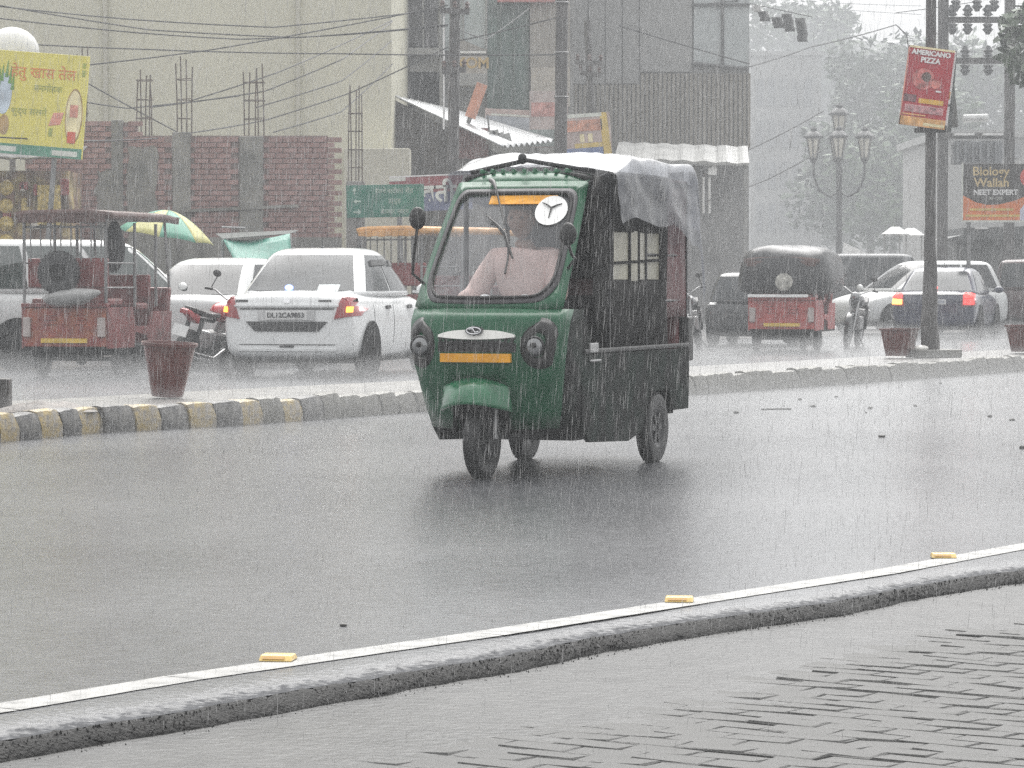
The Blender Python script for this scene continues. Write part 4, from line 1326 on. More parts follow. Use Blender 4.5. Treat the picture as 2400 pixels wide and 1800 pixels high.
# tarp-covered e-rickshaw
ec = erick('e_rickshaw', 'red e-rickshaw with its whole top wrapped in a black plastic sheet', gp(1832, 826), R(-14), W=1.12, rh=1.52, rack=False, spare=False, red=M('erick_bright_red', (.33, .035, .03), .4, var=.2), back=M('erick_bright_red_board', (.36, .05, .04), .4, var=.25, scale=7))
BTARP = M('black_plastic_sheet', (.022, .022, .024), .34, var=.2, scale=5, bump=.8, bscale=5)
bt = thing('tarpaulin', 'black plastic sheet wrapped over the top of a red e-rickshaw', 'tarpaulin', ec.location, R(-14))
m = MB(); rings = []
for k, (z, wf, yb, yf) in enumerate([(.92, .80, -.10, 2.2), (1.1, .80, -.14, 2.25), (1.35, .80, -.14, 2.3), (1.55, .77, -.10, 2.3), (1.70, .66, .02, 2.2), (1.76, .45, .2, 2.0), (1.78, .1, .6, 1.5)]):
    ring = []
    for i in range(40):
        a = 2 * math.pi * i / 40
        ca, sa = math.cos(a), math.sin(a)
        x = math.copysign(abs(ca) ** .45, ca) * wf * 1.0; y = (yb + yf) / 2 + math.copysign(abs(sa) ** .45, sa) * (yf - yb) / 2
        j = noise.noise((x * 3.5, y * 2.5, z * 2.2))
        ring.append(Vector((x * (1 + .13 * j), y + .11 * j, z + .07 * noise.noise((x * 3, y * 3, 5.5)) + (.10 * noise.noise((x * 6, 2, 1)) if k == 0 else 0))))
    rings.append(ring)
m.loft(rings); m.build('sheet', BTARP, bt, smooth=80, sub=1)
m = MB()
m.lathe([(.02, .012), (.11, .010), (.145, 0), (.11, -.01)], (.06, -.165, 1.16), 16, 'y'); m.build('pale_patch', M('pale_patch', (.38, .37, .33), .5, var=.5, scale=12), bt, smooth=60)
m = MB(); m.box((-.05, -.10, .93), (1.0, .05, .05)); m.build('white_strip', WHITEV, bt, bevel=.01)

# ================================================================ MOTORCYCLES
def motorcycle(name, label, loc, rz, tank, lean=10, scale=1.0):
    root = thing(name, label, 'motorcycle', loc, rot=(0, R(lean), rz)); root.scale = (scale,) * 3
    wheel(root, (0, .05, .30), .30, .09, rimr=.22, rim_mat=STEEL); wheel(root, (0, 1.30, .30), .30, .08, rimr=.22, rim_mat=STEEL)
    m = MB(); m.ball((0, .82, .82), (.14, .26, .13), 14, 9); m.build('fuel_tank', tank, root, smooth=70)
    m = MB()
    m.loft([[(-.10, .60, .76), (.10, .60, .76), (.10, .60, .82), (-.10, .60, .82)], [(-.12, .30, .76), (.12, .30, .76), (.12, .30, .83), (-.12, .30, .83)], [(-.08, -.10, .84), (.08, -.10, .84), (.08, -.10, .90), (-.08, -.10, .90)]]); m.build('seat', BLACKP, root, bevel=.02)
    m = MB(); m.loft([[(-.08, .1, .68), (.08, .1, .68), (.08, .1, .80), (-.08, .1, .80)], [(-.05, -.22, .82), (.05, -.22, .82), (.05, -.22, .88), (-.05, -.22, .88)]]); m.build('tail_cowl', tank, root, bevel=.02)
    m = MB(); m.box((0, -.235, .84), (.10, .03, .06)); m.build('tail_light', TAILRED, root, bevel=.01)
    m = MB(); m.box((0, -.22, .60), (.20, .02, .14), rot=(R(-15), 0, 0)); m.build('number_plate', PLATE, root)
    m = MB(); m.box((0, .70, .45), (.24, .32, .24)); m.cyl((0, .78, .5), (0, .90, .72), .075, .07); m.build('engine', STEEL, root, bevel=.03)
    m = MB(); m.tube([(.13, .80, .36), (.15, .5, .26), (.15, .0, .32), (.15, -.15, .36)], [.025, .03, .045, .045], 8); m.build('exhaust', CHROME, root, smooth=60)
    m = MB(); m.tube([(0, .1, .74), (0, .6, .70), (0, 1.05, .86)], .025, 6); m.tube([(0, .35, .32), (0, .72, .32), (0, .98, .80)], .022, 6); m.tube([(.05, .05, .30), (.05, .45, .34)], .02, 6); m.tube([(-.05, .05, .30), (-.05, .45, .34)], .02, 6)
    m.tube([(.09, .05, .33), (.09, .14, .74)], .03, 8); m.tube([(-.09, .05, .33), (-.09, .14, .74)], .03, 8); m.build('frame', DARKM, root, smooth=60)
    for sx in (-1, 1):
        m = MB(); m.tube([(sx * .07, 1.30, .30), (sx * .07, 1.03, .92)], .020, 8); m.build('fork_leg', STEEL, root, smooth=60)
        m = MB(); m.tube([(sx * .30, .95, 1.06), (sx * .26, .98, 1.22)], .007, 5); m.ball((sx * .27, .97, 1.25), (.06, .015, .045)); m.build('mirror', BLACKP, root, smooth=60)
        m = MB(); m.tube([(sx * .36, .90, 1.04), (sx * .26, .93, 1.05)], .018, 8); m.build('grip', BLACKP, root, smooth=60)
    m = MB(); m.tube([(-.36, .90, 1.04), (-.24, .94, 1.05), (-.08, 1.0, .96), (.08, 1.0, .96), (.24, .94, 1.05), (.36, .90, 1.04)], .012, 6); m.build('handlebar', STEEL, root, smooth=60)
    m = MB(); m.ball((0, 1.10, .90), (.09, .07, .09), 12, 8); m.build('headlight', LENS, root, smooth=70)
    m = MB()
    def mg(u, v):
        a = R(20 + 110 * u); b = -1 + 2 * v
        return Vector((b * .06, 1.30 + .335 * math.cos(a), .30 + .335 * math.sin(a) - .02 * b * b))
    m.grid(10, 4, mg); m.build('front_mudguard', tank, root, smooth=60, solid=.01)
    m = MB(); m.tube([(-.04, .62, .28), (-.20, .55, .01)], .012, 5); m.build('side_stand', DARKM, root)
    return root
motorcycle('motorcycle', 'red and black motorcycle leaning between the red e-rickshaw and the white saloon', gp(418, 884), R(-22), M('bike_red', (.45, .03, .04), .25, coat=.6), lean=14)
motorcycle('motorcycle', 'dark motorcycle with a chrome headlamp between the covered e-rickshaw and the navy saloon', gp(2010, 812), R(165), M('bike_black', (.02, .02, .022), .25, coat=.6), lean=-8)
motorcycle('motorcycle', 'black motorcycle parked against the side of the dark hatchback', gp(1640, 818), R(170), M('bike_grey', (.05, .05, .055), .25, coat=.6), lean=8)
# ================================================================ BUILDINGS
CREAM = M('cream_render', (.62, .60, .475), .6, var=.07, scale=.35, col2=(.57, .555, .45), c2scale=.5, c2pos=.58, c2wid=.2, stretch=(1, 1, .3), bump=.2, bscale=20)
CREAM2 = M('cream_render_low', (.53, .51, .42), .6, var=.08, scale=.6)
BRICK = M('old_brick', (.27, .16, .15), .6, var=.16, scale=7, col2=(.22, .13, .122), c2scale=1.2, c2pos=.55, bump=.6, bscale=40)
BRICKB = M('old_brick_pale', (.285, .17, .16), .6, var=.22, scale=7, bump=.6, bscale=40)
MORTAR = M('brick_mortar', (.20, .15, .14), .7, var=.25, scale=3)
RCC = M('raw_concrete', (.23, .225, .21), .6, var=.2, scale=3, col2=(.16, .16, .15), c2scale=1.6, c2pos=.52, bump=.5)
REBAR = M('rusty_rebar', (.10, .075, .06), .6, var=.3)
def wpx(px, Y): return px * Y / F
def bx(m, x0, x1, y0, y1, Y, depth=.2, dy=0.0):
    """box covering photo rectangle x0..x1, y0..y1 with its face at depth Y+dy"""
    a = at(x0, y1, Y + dy); b = at(x1, y0, Y + dy)
    m.box(((a.x + b.x) / 2, Y + dy + depth / 2, (a.z + b.z) / 2), (abs(b.x - a.x), depth, abs(b.z - a.z)))
    return m
def base_z(px, Y): return at(px, 655, Y)

# ---- cream building, a big blank gable
BY = 64.0
cb = thing('apartment_building', 'large plain cream rendered building towering behind the unfinished brick walls', 'building', (at(400, 655, BY).x, BY, 0))
def loc(o, root):                       # mesh built in world space -> child of root
    o.location = -root.location
    return o
x0, x1 = at(-900, 655, BY).x, at(918, 655, BY).x
m = MB(); m.box(((x0 + x1) / 2, BY + 5, 7.4), (x1 - x0, 10, 14.8)); loc(m.build('wall', CREAM, cb), cb)
xa = at(964, 655, BY).x; z_ = at(900, 352, BY).z
m = MB(); m.box(((x1 - .9 + xa) / 2, BY - .45, z_ / 2), (xa - x1 + .9, 1.0, z_)); loc(m.build('stair_wall', CREAM2, cb, bevel=.02), cb)
m = MB(); m.box(((x0 + x1) / 2, BY + 5, 14.95), (x1 - x0 + .3, 10.3, .3)); loc(m.build('parapet', CREAM2, cb), cb)
for px_ in (700, 250):
    m = MB(); a = at(px_, 655, BY); m.tube([(a.x, BY - .06, 0), (a.x, BY - .06, 14.5)], .05, 8); loc(m.build('drain_pipe', CREAM2, cb, smooth=60), cb)

# ---- unfinished brick walls
WY = 53.0
wb_ = thing('brick_building', 'unfinished red brick wall with grey concrete columns and bare steel bars on top', 'building', (at(450, 655, WY).x, WY, 0))
def topz(py): return at(450, py, WY).z
PX0, PX1 = 60, 776
X0, X1 = at(PX0, 655, WY).x, at(PX1, 655, WY).x
xs_step = at(322, 655, WY).x
zl, zh = topz(312), topz(281)
m = MB(); m.box(((X0 + xs_step) / 2, WY + .13, zh / 2 - .02), (xs_step - X0, .2, zh - .04)); m.box(((xs_step + X1 - .06) / 2, WY + .13, zl / 2 - .02), (X1 - .06 - xs_step, .2, zl - .04))
loc(m.build('mortar_core', MORTAR, wb_), wb_)
bl, bh, gap = .232, .076, .012
brick_v = []
for mat in (BRICK, BRICK, BRICK, BRICKB):
    m = MB(); m.box((0, 0, 0), (bl, .10, bh)); mm_ = m.mesh('brick', mat); brick_v.append(mm_)
cols_px = ((262, 290), (405, 448), (562, 618))
cols_x = [(at(a, 655, WY).x, at(b, 655, WY).x) for a, b in cols_px]
allb = []
row = 0; z = .04
while z < zh - .03:
    off = (bl + gap) / 2 if row % 2 else 0
    x = X0 + off
    while x < X1 + (.05 if row % 2 else -.03) + .05 * noise.noise((row * .9, 1, 1)):
        cx, cz = x + bl / 2, z + bh / 2
        x += bl + gap
        if cz > zl - .02 and cx > xs_step: continue
        if any(a - .02 < cx < b + .02 for a, b in cols_x): continue
        allb.append((cx, cz))
    z += bh + gap; row += 1
def vis(b):
    p = Vector((b[0], WY, b[1])); px = 1200 + p.x / p.y * F; py = HORIZON - (p.z - H) / p.y * F
    return (200 < px < 790 and py < 560, -abs(py - 420))
random.shuffle(allb)
allb.sort(key=vis, reverse=True)
restb = MB()
for k, (cx, cz) in enumerate(allb):
    mv = brick_v[random.randrange(4)]
    yy = WY + .05 + random.gauss(0, .006) - .005
    if k < 300:
        o = link_mesh('brick', mv, wb_); o.location = Vector((cx, yy, cz)) - wb_.location
        o.rotation_euler = (random.gauss(0, .01), random.gauss(0, .006), random.gauss(0, .012))
    else:
        restb.box((cx, yy, cz), (bl * random.uniform(.97, 1.0), .10, bh), rot=(random.gauss(0, .01), random.gauss(0, .006), random.gauss(0, .012)))
tag(loc(restb.build('brickwork', BRICK, wb_), wb_), kind='stuff')
for (a, b), tp_ in zip(cols_x, (zh, zl + .02, zl - .05)):
    m = MB(); m.box(((a + b) / 2, WY + .06, tp_ / 2), (b - a, .16, tp_)); loc(m.build('concrete_column', RCC, wb_, bevel=.012), wb_)
# grey plaster patches on the brick
for (a, b, c, d) in ((300, 368, 345, 560), (228, 262, 400, 560)):
    p, q = at(a, d, WY), at(b, c, WY)
    m = MB(); m.grid(8, 10, lambda u, v: Vector((p.x + (q.x - p.x) * u + .10 * noise.noise((v * 5, u * 2, a)), WY - .018 + .006 * noise.noise((u * 9, v * 9, 1)), p.z + (q.z - p.z) * v + .12 * noise.noise((u * 5, 2, a)))))
    loc(m.build('plaster_patch', RCC, wb_, solid=.02), wb_)
m = MB(); a = at(268, 502, WY); b = at(700, 482, WY); m.box(((a.x + b.x) / 2, WY - .03, (a.z + b.z) / 2), ((b.x - a.x), .05, .05), rot=(0, -.045, 0)); loc(m.build('timber_batten', RCC, wb_), wb_)
# reinforcement bars
def rebar_cage(pxs, py_top, py_bot, Y, parent):
    bars = []
    zt_ = at(pxs[0], py_top, Y).z; zb_ = at(pxs[0], py_bot, Y).z
    for i, px in enumerate(pxs):
        a = at(px, py_bot, Y + (.25 if i % 2 else 0)); k = random.uniform(-.03, .03)
        m = MB(); m.tube([(a.x, a.y, zb_ - .3), (a.x + k * .3, a.y, (zb_ + zt_) / 2), (a.x + k, a.y + k, zt_ + random.uniform(-.25, .12))], .012, 5); loc(m.build('rebar', REBAR, parent), parent)
    xa_, xb_ = at(pxs[0], 400, Y).x, at(pxs[-1], 400, Y).x
    z = zb_ + .25
    while z < zt_ - .1:
        t = random.uniform(-.02, .02)
        m = MB(); m.tube([(xa_, Y - .01, z), (xb_, Y - .01, z + t), (xb_, Y + .26, z), (xa_, Y + .26, z), (xa_, Y - .01, z)], .008, 5); loc(m.build('rebar_tie', REBAR, parent), parent)
        z += random.uniform(.28, .36)
rebar_cage((320, 331, 341, 350, 356), 162, 312, WY + .1, wb_)
rebar_cage((416, 426, 438, 449), 146, 312, WY + .1, wb_)
rebar_cage((573, 583, 598, 606, 619), 152, 314, WY + .1, wb_)
rebar_cage((176, 184, 191, 203), 122, 300, WY + .4, wb_)
# separate column with bars further right
rc = thing('column_stub', 'short concrete column with a tall cage of bare steel bars beside the cream wall', 'column', (at(833, 655, 57).x, 57, 0))
a = at(833, 425, 57.0)
m = MB(); m.box((a.x, 57.1, a.z / 2), (.32, .32, a.z)); loc(m.build('column_shaft', RCC, rc, bevel=.01), rc)
rebar_cage((816, 824, 834, 841, 849), 212, 425, 57.0, rc)

# low shacks in front of the brick wall at the very left: shop front under the billboard
SHOPW = M('shop_wall_mixed', (.24, .16, .12), .6, var=.5, scale=3.5, col2=(.40, .32, .16), c2scale=2.2, c2pos=.52, c2wid=.05)
sh = thing('roadside_shop', 'small roadside shop with a ragged dark awning and hanging goods under the yellow billboard', 'shop', (at(70, 655, 50.5).x, 50.5, 0))
p, q = at(-400, 655, 50.5), at(160, 655, 50.5); zt = at(60, 400, 50.5).z
m = MB(); m.box(((p.x + q.x) / 2, 51.3, zt / 2), (q.x - p.x, 1.6, zt)); loc(m.build('wall', SHOPW, sh), sh)
m = MB()
a_, b_ = at(-400, 390, 50.0), at(190, 398, 50.0)
m.grid(30, 6, lambda u, v: Vector((a_.x + (b_.x - a_.x) * u, 49.55 + 1.2 * v, a_.z + .12 + .22 * v - (.10 * abs(noise.noise((u * 17, 3, 0))) if v == 0 else 0) + .03 * noise.noise((u * 12, v * 5, 1)))))
loc(m.build('awning', M('ragged_awning', (.09, .09, .10), .5, var=.5, scale=6), sh, smooth=60, solid=.02), sh)
GOODS = [M('goods_red', (.30, .05, .05), .4, var=.4, scale=20), M('goods_yellow', (.55, .42, .14), .4, var=.4, scale=20), M('goods_white', (.55, .52, .48), .4, var=.3, scale=20), M('goods_brown', (.2, .1, .07), .5, var=.4, scale=20)]
for k in range(14):
    px = random.uniform(4, 155); py = random.uniform(425, 520); a = at(px, py, 50.3)
    m = MB(); m.box((a.x, 50.38, a.z), (random.uniform(.06, .16), .10, random.uniform(.12, .3))); loc(m.build('hanging_goods', GOODS[k % 4], sh, bevel=.02), sh)
for k in range(5):
    a = at(12, 440 + 42 * k, 50.2); m = MB(); m.ball((a.x, 50.3, a.z), (.12, .1, .12)); loc(m.build('hanging_packet', GOODS[1], sh, smooth=60), sh)
m = MB(); a = at(137, 480, 50.25); m.box((a.x - .16, 50.35, a.z), (.36, .05, .62)); loc(m.build('poster', GOODS[1], sh), sh)

# ---- commercial block in the middle, set back
CY = 74.0
cm = thing('commercial_building', 'narrow shop block with dark windows, a green glass strip and a sagging tin roof', 'building', (at(1120, 655, CY).x, CY, 0))
DGL = M('dark_tinted_glass', (.04, .037, .042), .12, var=.3, scale=1.5, spec=.7)
PGL = M('sky_reflection_glass', (.55, .60, .60), .15, var=.12, scale=.8, spec=.7, col2=(.40, .46, .45), c2scale=.6)  # white sky reflection put into the base colour of the panes
GGL = M('green_glass', (.085, .135, .118), .2, var=.25, scale=1.0, spec=.6)
GW = M('grey_render', (.33, .33, .32), .6, var=.14, scale=1.2, col2=(.25, .25, .245), c2scale=1.0)
BW_ = M('brown_grey_wall', (.31, .29, .265), .6, var=.1, scale=1.5, stretch=(6, 1, .3))
BEIGE = M('beige_wall', (.46, .425, .38), .6, var=.12)
TIN = M('corrugated_tin', (.32, .33, .34), .38, metal=.2, var=.15, scale=2)
m = MB(); bx(m, 900, 1345, -260, 655 + 98, CY, 8.0, dy=.6); loc(m.build('wall', GW, cm), cm)
def part(name, mat, root, x0, x1, y0, y1, Y, depth=.25, dy=0, bevel=0):
    m = MB(); bx(m, x0, x1, y0, y1, Y, depth, dy); return loc(m.build(name, mat, root, bevel=bevel), root)
for k in range(3):
    part('window', DGL, cm, 922 + 36 * k, 954 + 36 * k, -60, 108, CY, .2, .35)
    part('window_mullion', GW, cm, 954 + 36 * k, 958 + 36 * k, -60, 110, CY, .3, .25)
for k in range(2):
    part('window', PGL, cm, 1034 + 54 * k, 1084 + 54 * k, -60, 118, CY, .2, .35)
    part('window_mullion', GW, cm, 1084 + 54 * k, 1088 + 54 * k, -60, 118, CY, .3, .25)
part('ledge', GW, cm, 914, 1036, 112, 130, CY, .9, -.3)
part('ledge_slab', GW, cm, 916, 1036, 130, 168, CY, .6, .05)
part('recess_shade_slab', INTER, cm, 918, 1030, 170, 250, CY, .2, .32)  # flat black slab stands in for the shade inside a recess
m = MB(); a, b, c = at(1064, 118, CY), at(1142, 118, CY), at(1066, 86, CY); m.prism([(a.x, a.z), (b.x, b.z), (c.x, c.z)], CY - .05, CY + .3, 'y'); loc(m.build('gable_sheet', BW_, cm), cm)
part('column', GW, cm, 1030, 1036, -60, 260, CY, .5, -.05)
for k in range(3):
    part('green_window', GGL, cm, 1142 + 32 * k, 1172 + 32 * k, -60, 256, CY, .2, .30)
    part('window_mullion', M('green_frame', (.10, .14, .12), .4), cm, 1172 + 32 * k, 1175 + 32 * k, -60, 258, CY, .3, .2)
part('upper_wall', BW_, cm, 1242, 1336, -260, 158, CY, .3, .2)
part('lower_wall', BEIGE, cm, 1244, 1336, 158, 250, CY, .35, .15)
part('lower_wall_band', GW, cm, 1244, 1336, 214, 219, CY, .3, .08)
part('top_fascia', M('faded_red_fascia', (.45, .17, .16), .5, var=.2), cm, 1165, 1300, -20, 4, CY, .3, -.1)
sg = part('sign_panel', BEIGE, cm, 1072, 1142, 128, 202, CY, .1, -.15)
part('sign_rim', WHITEV, cm, 1070, 1140, 119, 125, CY, .2, -.1)
a = at(1108, 150, CY); text_mesh('KOM', .34, M('sign_ochre', (.55, .38, .14), .5), cm, Vector((a.x, CY - .17, a.z)) - cm.location, bold=.01)
part('sign_lower', GW, cm, 1074, 1140, 172, 200, CY, .06, -.19)
# tin roof running down to the right, with the dark wall under it
tr = thing('tin_shed', 'lean-to shed with a sloping grey tin roof and dark stained wall', 'shed', (at(1100, 655, 66).x, 66, 0))
A, B, C_, D_ = at(925, 226, 66), at(1180, 345, 64), at(1300, 330, 68), at(1075, 262, 71)
def tinf(u, v):
    p = (A * (1 - u) + B * u) * (1 - v) + (D_ * (1 - u) + C_ * u) * v
    return p + Vector((0, 0, .035 * math.sin(v * 60)))
m = MB(); m.grid(14, 90, tinf); loc(m.build('roof', TIN, tr, smooth=60, solid=.012), tr)
a = at(921, 232, 66.4); b = at(1170, 350, 66.4)
m = MB(); m.prism([(a.x, 0), (a.x, a.z), (b.x, b.z - .1), (b.x, 0)], 66.4, 66.8, 'y'); loc(m.build('front_wall', M('stained_dark_wall', (.14, .128, .12), .6, var=.3, scale=1.5, stretch=(3, 1, .5)), tr), tr)
m = MB(); bx(m, 1062, 1145, 300, 372, 65.9, .2); loc(m.build('red_panel', M('dull_red_panel', (.20, .075, .07), .6, var=.25), tr), tr)
for k in range(4):
    a = at(1150 + 14 * k, 318 + random.uniform(0, 16), 65.4); m = MB(); m.box((a.x, 65.5, a.z), (.12, .2, .3), rot=(0, random.uniform(-.4, .4), 0)); loc(m.build('roof_clutter', GW, tr), tr)
m = MB(); m.tube([at(1143, 268, 65.6), at(1150, 350, 65.6)], .02, 5); loc(m.build('stay_rod', PIPE, tr), tr)

# ---- grey clad block
GY = 80.0
gb = thing('clad_building', 'tall grey metal-clad block with brown ribbed panels and pale corner windows', 'building', (at(1540, 655, GY).x, GY, 0))
GCL = M('grey_cladding', (.32, .32, .312), .45, var=.08, scale=.5, stretch=(1, 1, .4))
RIB = M('brown_ribbed_cladding', (.27, .25, .215), .5, var=.12, scale=1.5, stretch=(8, 1, .2))
m = MB(); bx(m, 1330, 1757, -330, 655 + 95, GY, 9, dy=.5); loc(m.build('wall', GCL, gb), gb)
part('cladding_panel', GCL, gb, 1500, 1622, -30, 168, GY, .2, .4)
for k in range(4):
    part('cladding_panel', GCL, gb, 1340 + 40 * k, 1377 + 40 * k, -60, 196, GY, .15, .42)
x = 1336
while x < 1754:
    w_ = 10.4
    part('ribbed_panel', RIB, gb, x, x + w_ - 3.2, 172 + (26 if x < 1500 else 0), 346, GY, .14, .40); x += w_
for (a, b, c, d) in ((1626, 1690, 14, 150), (1697, 1755, 14, 156), (1626, 1690, -120, 8), (1697, 1755, -120, 8)):
    part('window', M('hazy_window', (.42, .45, .45), .15, var=.1, spec=.7), gb, a, b, c, d, GY, .12, .38)
part('window_band', M('window_frame_grey', (.10, .10, .10), .4), gb, 1622, 1757, 8, 14, GY, .2, .3)
part('window_band', M('window_frame_grey'), gb, 1690, 1697, -60, 150, GY, .2, .3)
m = MB(); a, b = at(1622, 146, GY), at(1757, 160, GY); m.tube([(a.x, GY + .3, a.z), (b.x, GY + .3, b.z)], .05, 6); loc(m.build('sill_rail', M('window_frame_grey'), gb), gb)
# white awning and what stands under it
AY = 74.5
aw = thing('awning', 'long white shop awning with a white downpipe box under the grey clad block', 'awning', (at(1600, 655, AY).x, AY, 0))
m = MB(); a, b, c, d = at(1440, 372, AY), at(1756, 386, AY), at(1752, 346, AY + 2.4), at(1450, 336, AY + 2.4)
m.grid(24, 3, lambda u, v: (a * (1 - u) + b * u) * (1 - v) + (d * (1 - u) + c * u) * v + Vector((0, 0, .02 * math.sin(u * 40)))); loc(m.build('canopy', M('awning_white', (.42, .42, .41), .45, var=.12, scale=2), aw, solid=.06), aw)
part('downpipe_box', WHITEV, aw, 1660, 1680, 378, 410, AY, .15, .1)
part('shop_front', M('shop_front_grey', (.30, .30, .30), .5, var=.15, scale=1.5), aw, 1440, 1750, 388, 655 + 97, AY, .3, 2.0)
for px_ in (1650, 1664):
    m = MB(); a = at(px_, 415, AY); b = at(px_, 500, AY); m.tube([(a.x, AY + .2, a.z), (b.x, AY + .2, b.z)], .03, 6); loc(m.build('downpipe', WHITEV, aw), aw)
part('post', GW, aw, 1446, 1456, 372, 655 + 120, AY, .12, .1); part('post', GW, aw, 1742, 1752, 384, 655 + 120, AY, .12, .1)
# low white boundary wall at the end of the street
bw = MB(); bx(bw, 1600, 1990, 626, 655 + 88, 100, .3)
o = bw.build('boundary_wall', M('whitewashed_wall', (.55, .55, .54), .6, var=.1)); tag(o, 'long low whitewashed wall across the end of the street', 'wall')
bv = o

# ---- far buildings fading in the rain
def far_block(label, x0, x1, y0, Y, mat, wins=(), depth=14, name='distant_building', extra=None):
    r_ = thing(name, label, 'building', (at((x0 + x1) / 2, 655, Y).x, Y, 0))
    m = MB(); a, b = at(x0, y0, Y), at(x1, y0, Y); m.box(((a.x + b.x) / 2, Y + depth / 2, a.z / 2), (b.x - a.x, depth, a.z)); loc(m.build('wall', mat, r_), r_)
    m = MB(); m.box(((a.x + b.x) / 2, Y + depth / 2, a.z + .15), (b.x - a.x + .5, depth + .5, .3)); loc(m.build('parapet', mat, r_), r_)
    for (nx, ny, xa, xb, ya, yb) in wins:
        for i in range(nx):
            for j in range(ny):
                u0 = xa + (xb - xa) * (i + .15) / nx; u1 = xa + (xb - xa) * (i + .8) / nx; v0 = ya + (yb - ya) * (j + .15) / ny; v1 = ya + (yb - ya) * (j + .8) / ny
                wdo = part('window', M('haze_faded_window', (.20, .205, .21), .3), r_, u0, u1, v0, v1, Y, .3, -.1)  # panes greyed close to the wall tone, haze put into their colour
    return r_
FB = M('far_wall_grey', (.30, .30, .29), .6, var=.15, scale=.2); FB2 = M('far_wall_pale', (.42, .42, .40), .6, var=.15, scale=.2)
far_block('grey four-storey block fading into the rain beyond the clad building', 1760, 1925, 130, 235, FB, [(5, 4, 1768, 1908, 170, 560)])
fb = far_block('pale flat-roofed block with white water tanks on its roof, far down the street', 1955, 2125, 128, 330, FB2, [(5, 6, 1965, 2115, 160, 560)])
for (a, b, c) in ((1978, 2052, 92), (2060, 2126, 96)):
    m = MB(); bx(m, a, b, c, 126, 330, 4); loc(m.build('water_tank', WHITEV, fb, bevel=.4), fb)
far_block('low dull building behind the steel pole structure on the street corner', 2215, 2460, 322, 130, FB, [(4, 1, 2262, 2400, 330, 380)])

# ================================================================ SIGNS AND BILLBOARDS
def board(name, label, cx, cy, wpx_, hpx_, Y, mat, yaw=0, roll=0, th=.06, legs=(), cat='sign', backmat=None, legmat=None):
    """board facing the camera; local x right, z up, face at y = -th/2"""
    c = at(cx, cy, Y)
    root = thing(name, label, cat, c, rot=(0, R(roll), R(yaw)))
    W_, H_ = wpx_ * Y / F / math.cos(R(yaw)), hpx_ * Y / F
    m = MB(); m.box((0, 0, 0), (W_, th, H_)); m.build('panel', mat, root, bevel=.004)
    for lx in legs:
        m = MB(); m.tube([(lx * W_, th / 2 + .05, H_ * .45), (lx * W_, th / 2 + .05, -c.z)], .045, 8); m.build('leg', legmat or PIPE, root, smooth=60)
    return root, W_, H_
def flat(root, W_, H_, poly, mat, lvl=1, th=.06, name='print'):
    """flat print; poly in 0..1 board coordinates (x right, y up)"""
    m = MB(); y = -th / 2 - .003 * lvl
    pts = [((x - .5) * W_, (z - .5) * H_) for x, z in poly]
    m.prism(pts, y, y + .003, 'y'); return m.build(name, mat, root)
def rect(x0, x1, y0, y1): return [(x0, y0), (x1, y0), (x1, y1), (x0, y1)]
def ell(cx, cy, rx, ry, n=24): return [(cx + rx * math.cos(2 * math.pi * k / n), cy + ry * math.sin(2 * math.pi * k / n)) for k in range(n)]
def flat_text(root, W_, H_, body, x, y, size, mat, lvl=2, th=.06, bold=0.0, sx=1.0):
    return text_mesh(body, size * H_, mat, root, ((x - .5) * W_, -th / 2 - .003 * lvl - .001, (y - .5) * H_), ext=.001, bold=bold, sx=sx)
YEL = M('billboard_yellow', (.72, .64, .13), .4, var=.08, scale=1.5); YRED = M('print_orange_red', (.72, .22, .04), .5); PGRN = M('print_green', (.07, .26, .17), .45, var=.1)
PDG = M('print_olive', (.33, .38, .06), .5); PPALE = M('print_pale', (.66, .68, .62), .5, var=.1); PSKY = M('print_paleblue', (.50, .58, .66), .5, var=.3, scale=3); PDK = M('print_dark', (.10, .10, .09), .5)
PBR = M('print_brown', (.42, .27, .10), .5, var=.3, scale=5); PCR = M('print_cream', (.80, .70, .42), .5, var=.2, scale=4); PPK = M('print_pink', (.70, .30, .22), .5, var=.3, scale=8)
bb, W_, H_ = board('billboard', 'big yellow advertising billboard with orange Hindi lettering and a green strip', 30, 240, 354, 240, 49.0, YEL, yaw=-14, roll=5.0, legs=(-.3, .3), cat='billboard')
flat(bb, W_, H_, rect(.0, 1, 0, .10), PGRN)
flat(bb, W_, H_, rect(.005, .12, .02, .07), PPALE, 2); flat(bb, W_, H_, rect(.40, .55, .025, .075), PPALE, 2); flat(bb, W_, H_, rect(.80, .97, .02, .07), PPALE, 2)
flat_text(bb, W_, H_, 'हेतु खास तेल', .70, .80, .145, YRED); flat_text(bb, W_, H_, 'मनमोहक', .74, .655, .09, PDG)
flat_text(bb, W_, H_, 'शुद्ध सरसों', .62, .42, .09, PDG); flat(bb, W_, H_, ell(.928, .41, .06, .27), PBR, 1); flat(bb, W_, H_, ell(.928, .41, .053, .25), PCR, 2)
flat(bb, W_, H_, rect(.90, .955, .40, .52), PPK, 3); flat(bb, W_, H_, rect(.895, .95, .15, .26), M('print_red', (.62, .10, .05), .5), 3)
flat(bb, W_, H_, [(.76, .30), (.84, .32), (.86, .44), (.79, .43)], PPK, 2); flat(bb, W_, H_, rect(.765, .79, .20, .28), PDG, 2)
flat(bb, W_, H_, ell(.44, .58, .055, .20), PSKY, 2)
for k, (x, y) in enumerate(((.42, .86), (.45, .90), (.475, .84), (.40, .82), (.495, .78))):
    flat(bb, W_, H_, [(x - .012, y - .16), (x + .012, y - .16), (x + .006, y + .02)], M('print_leaf', (.12, .30, .04), .5), 3)
flat(bb, W_, H_, ell(.455, .28, .035, .10), PBR, 2)
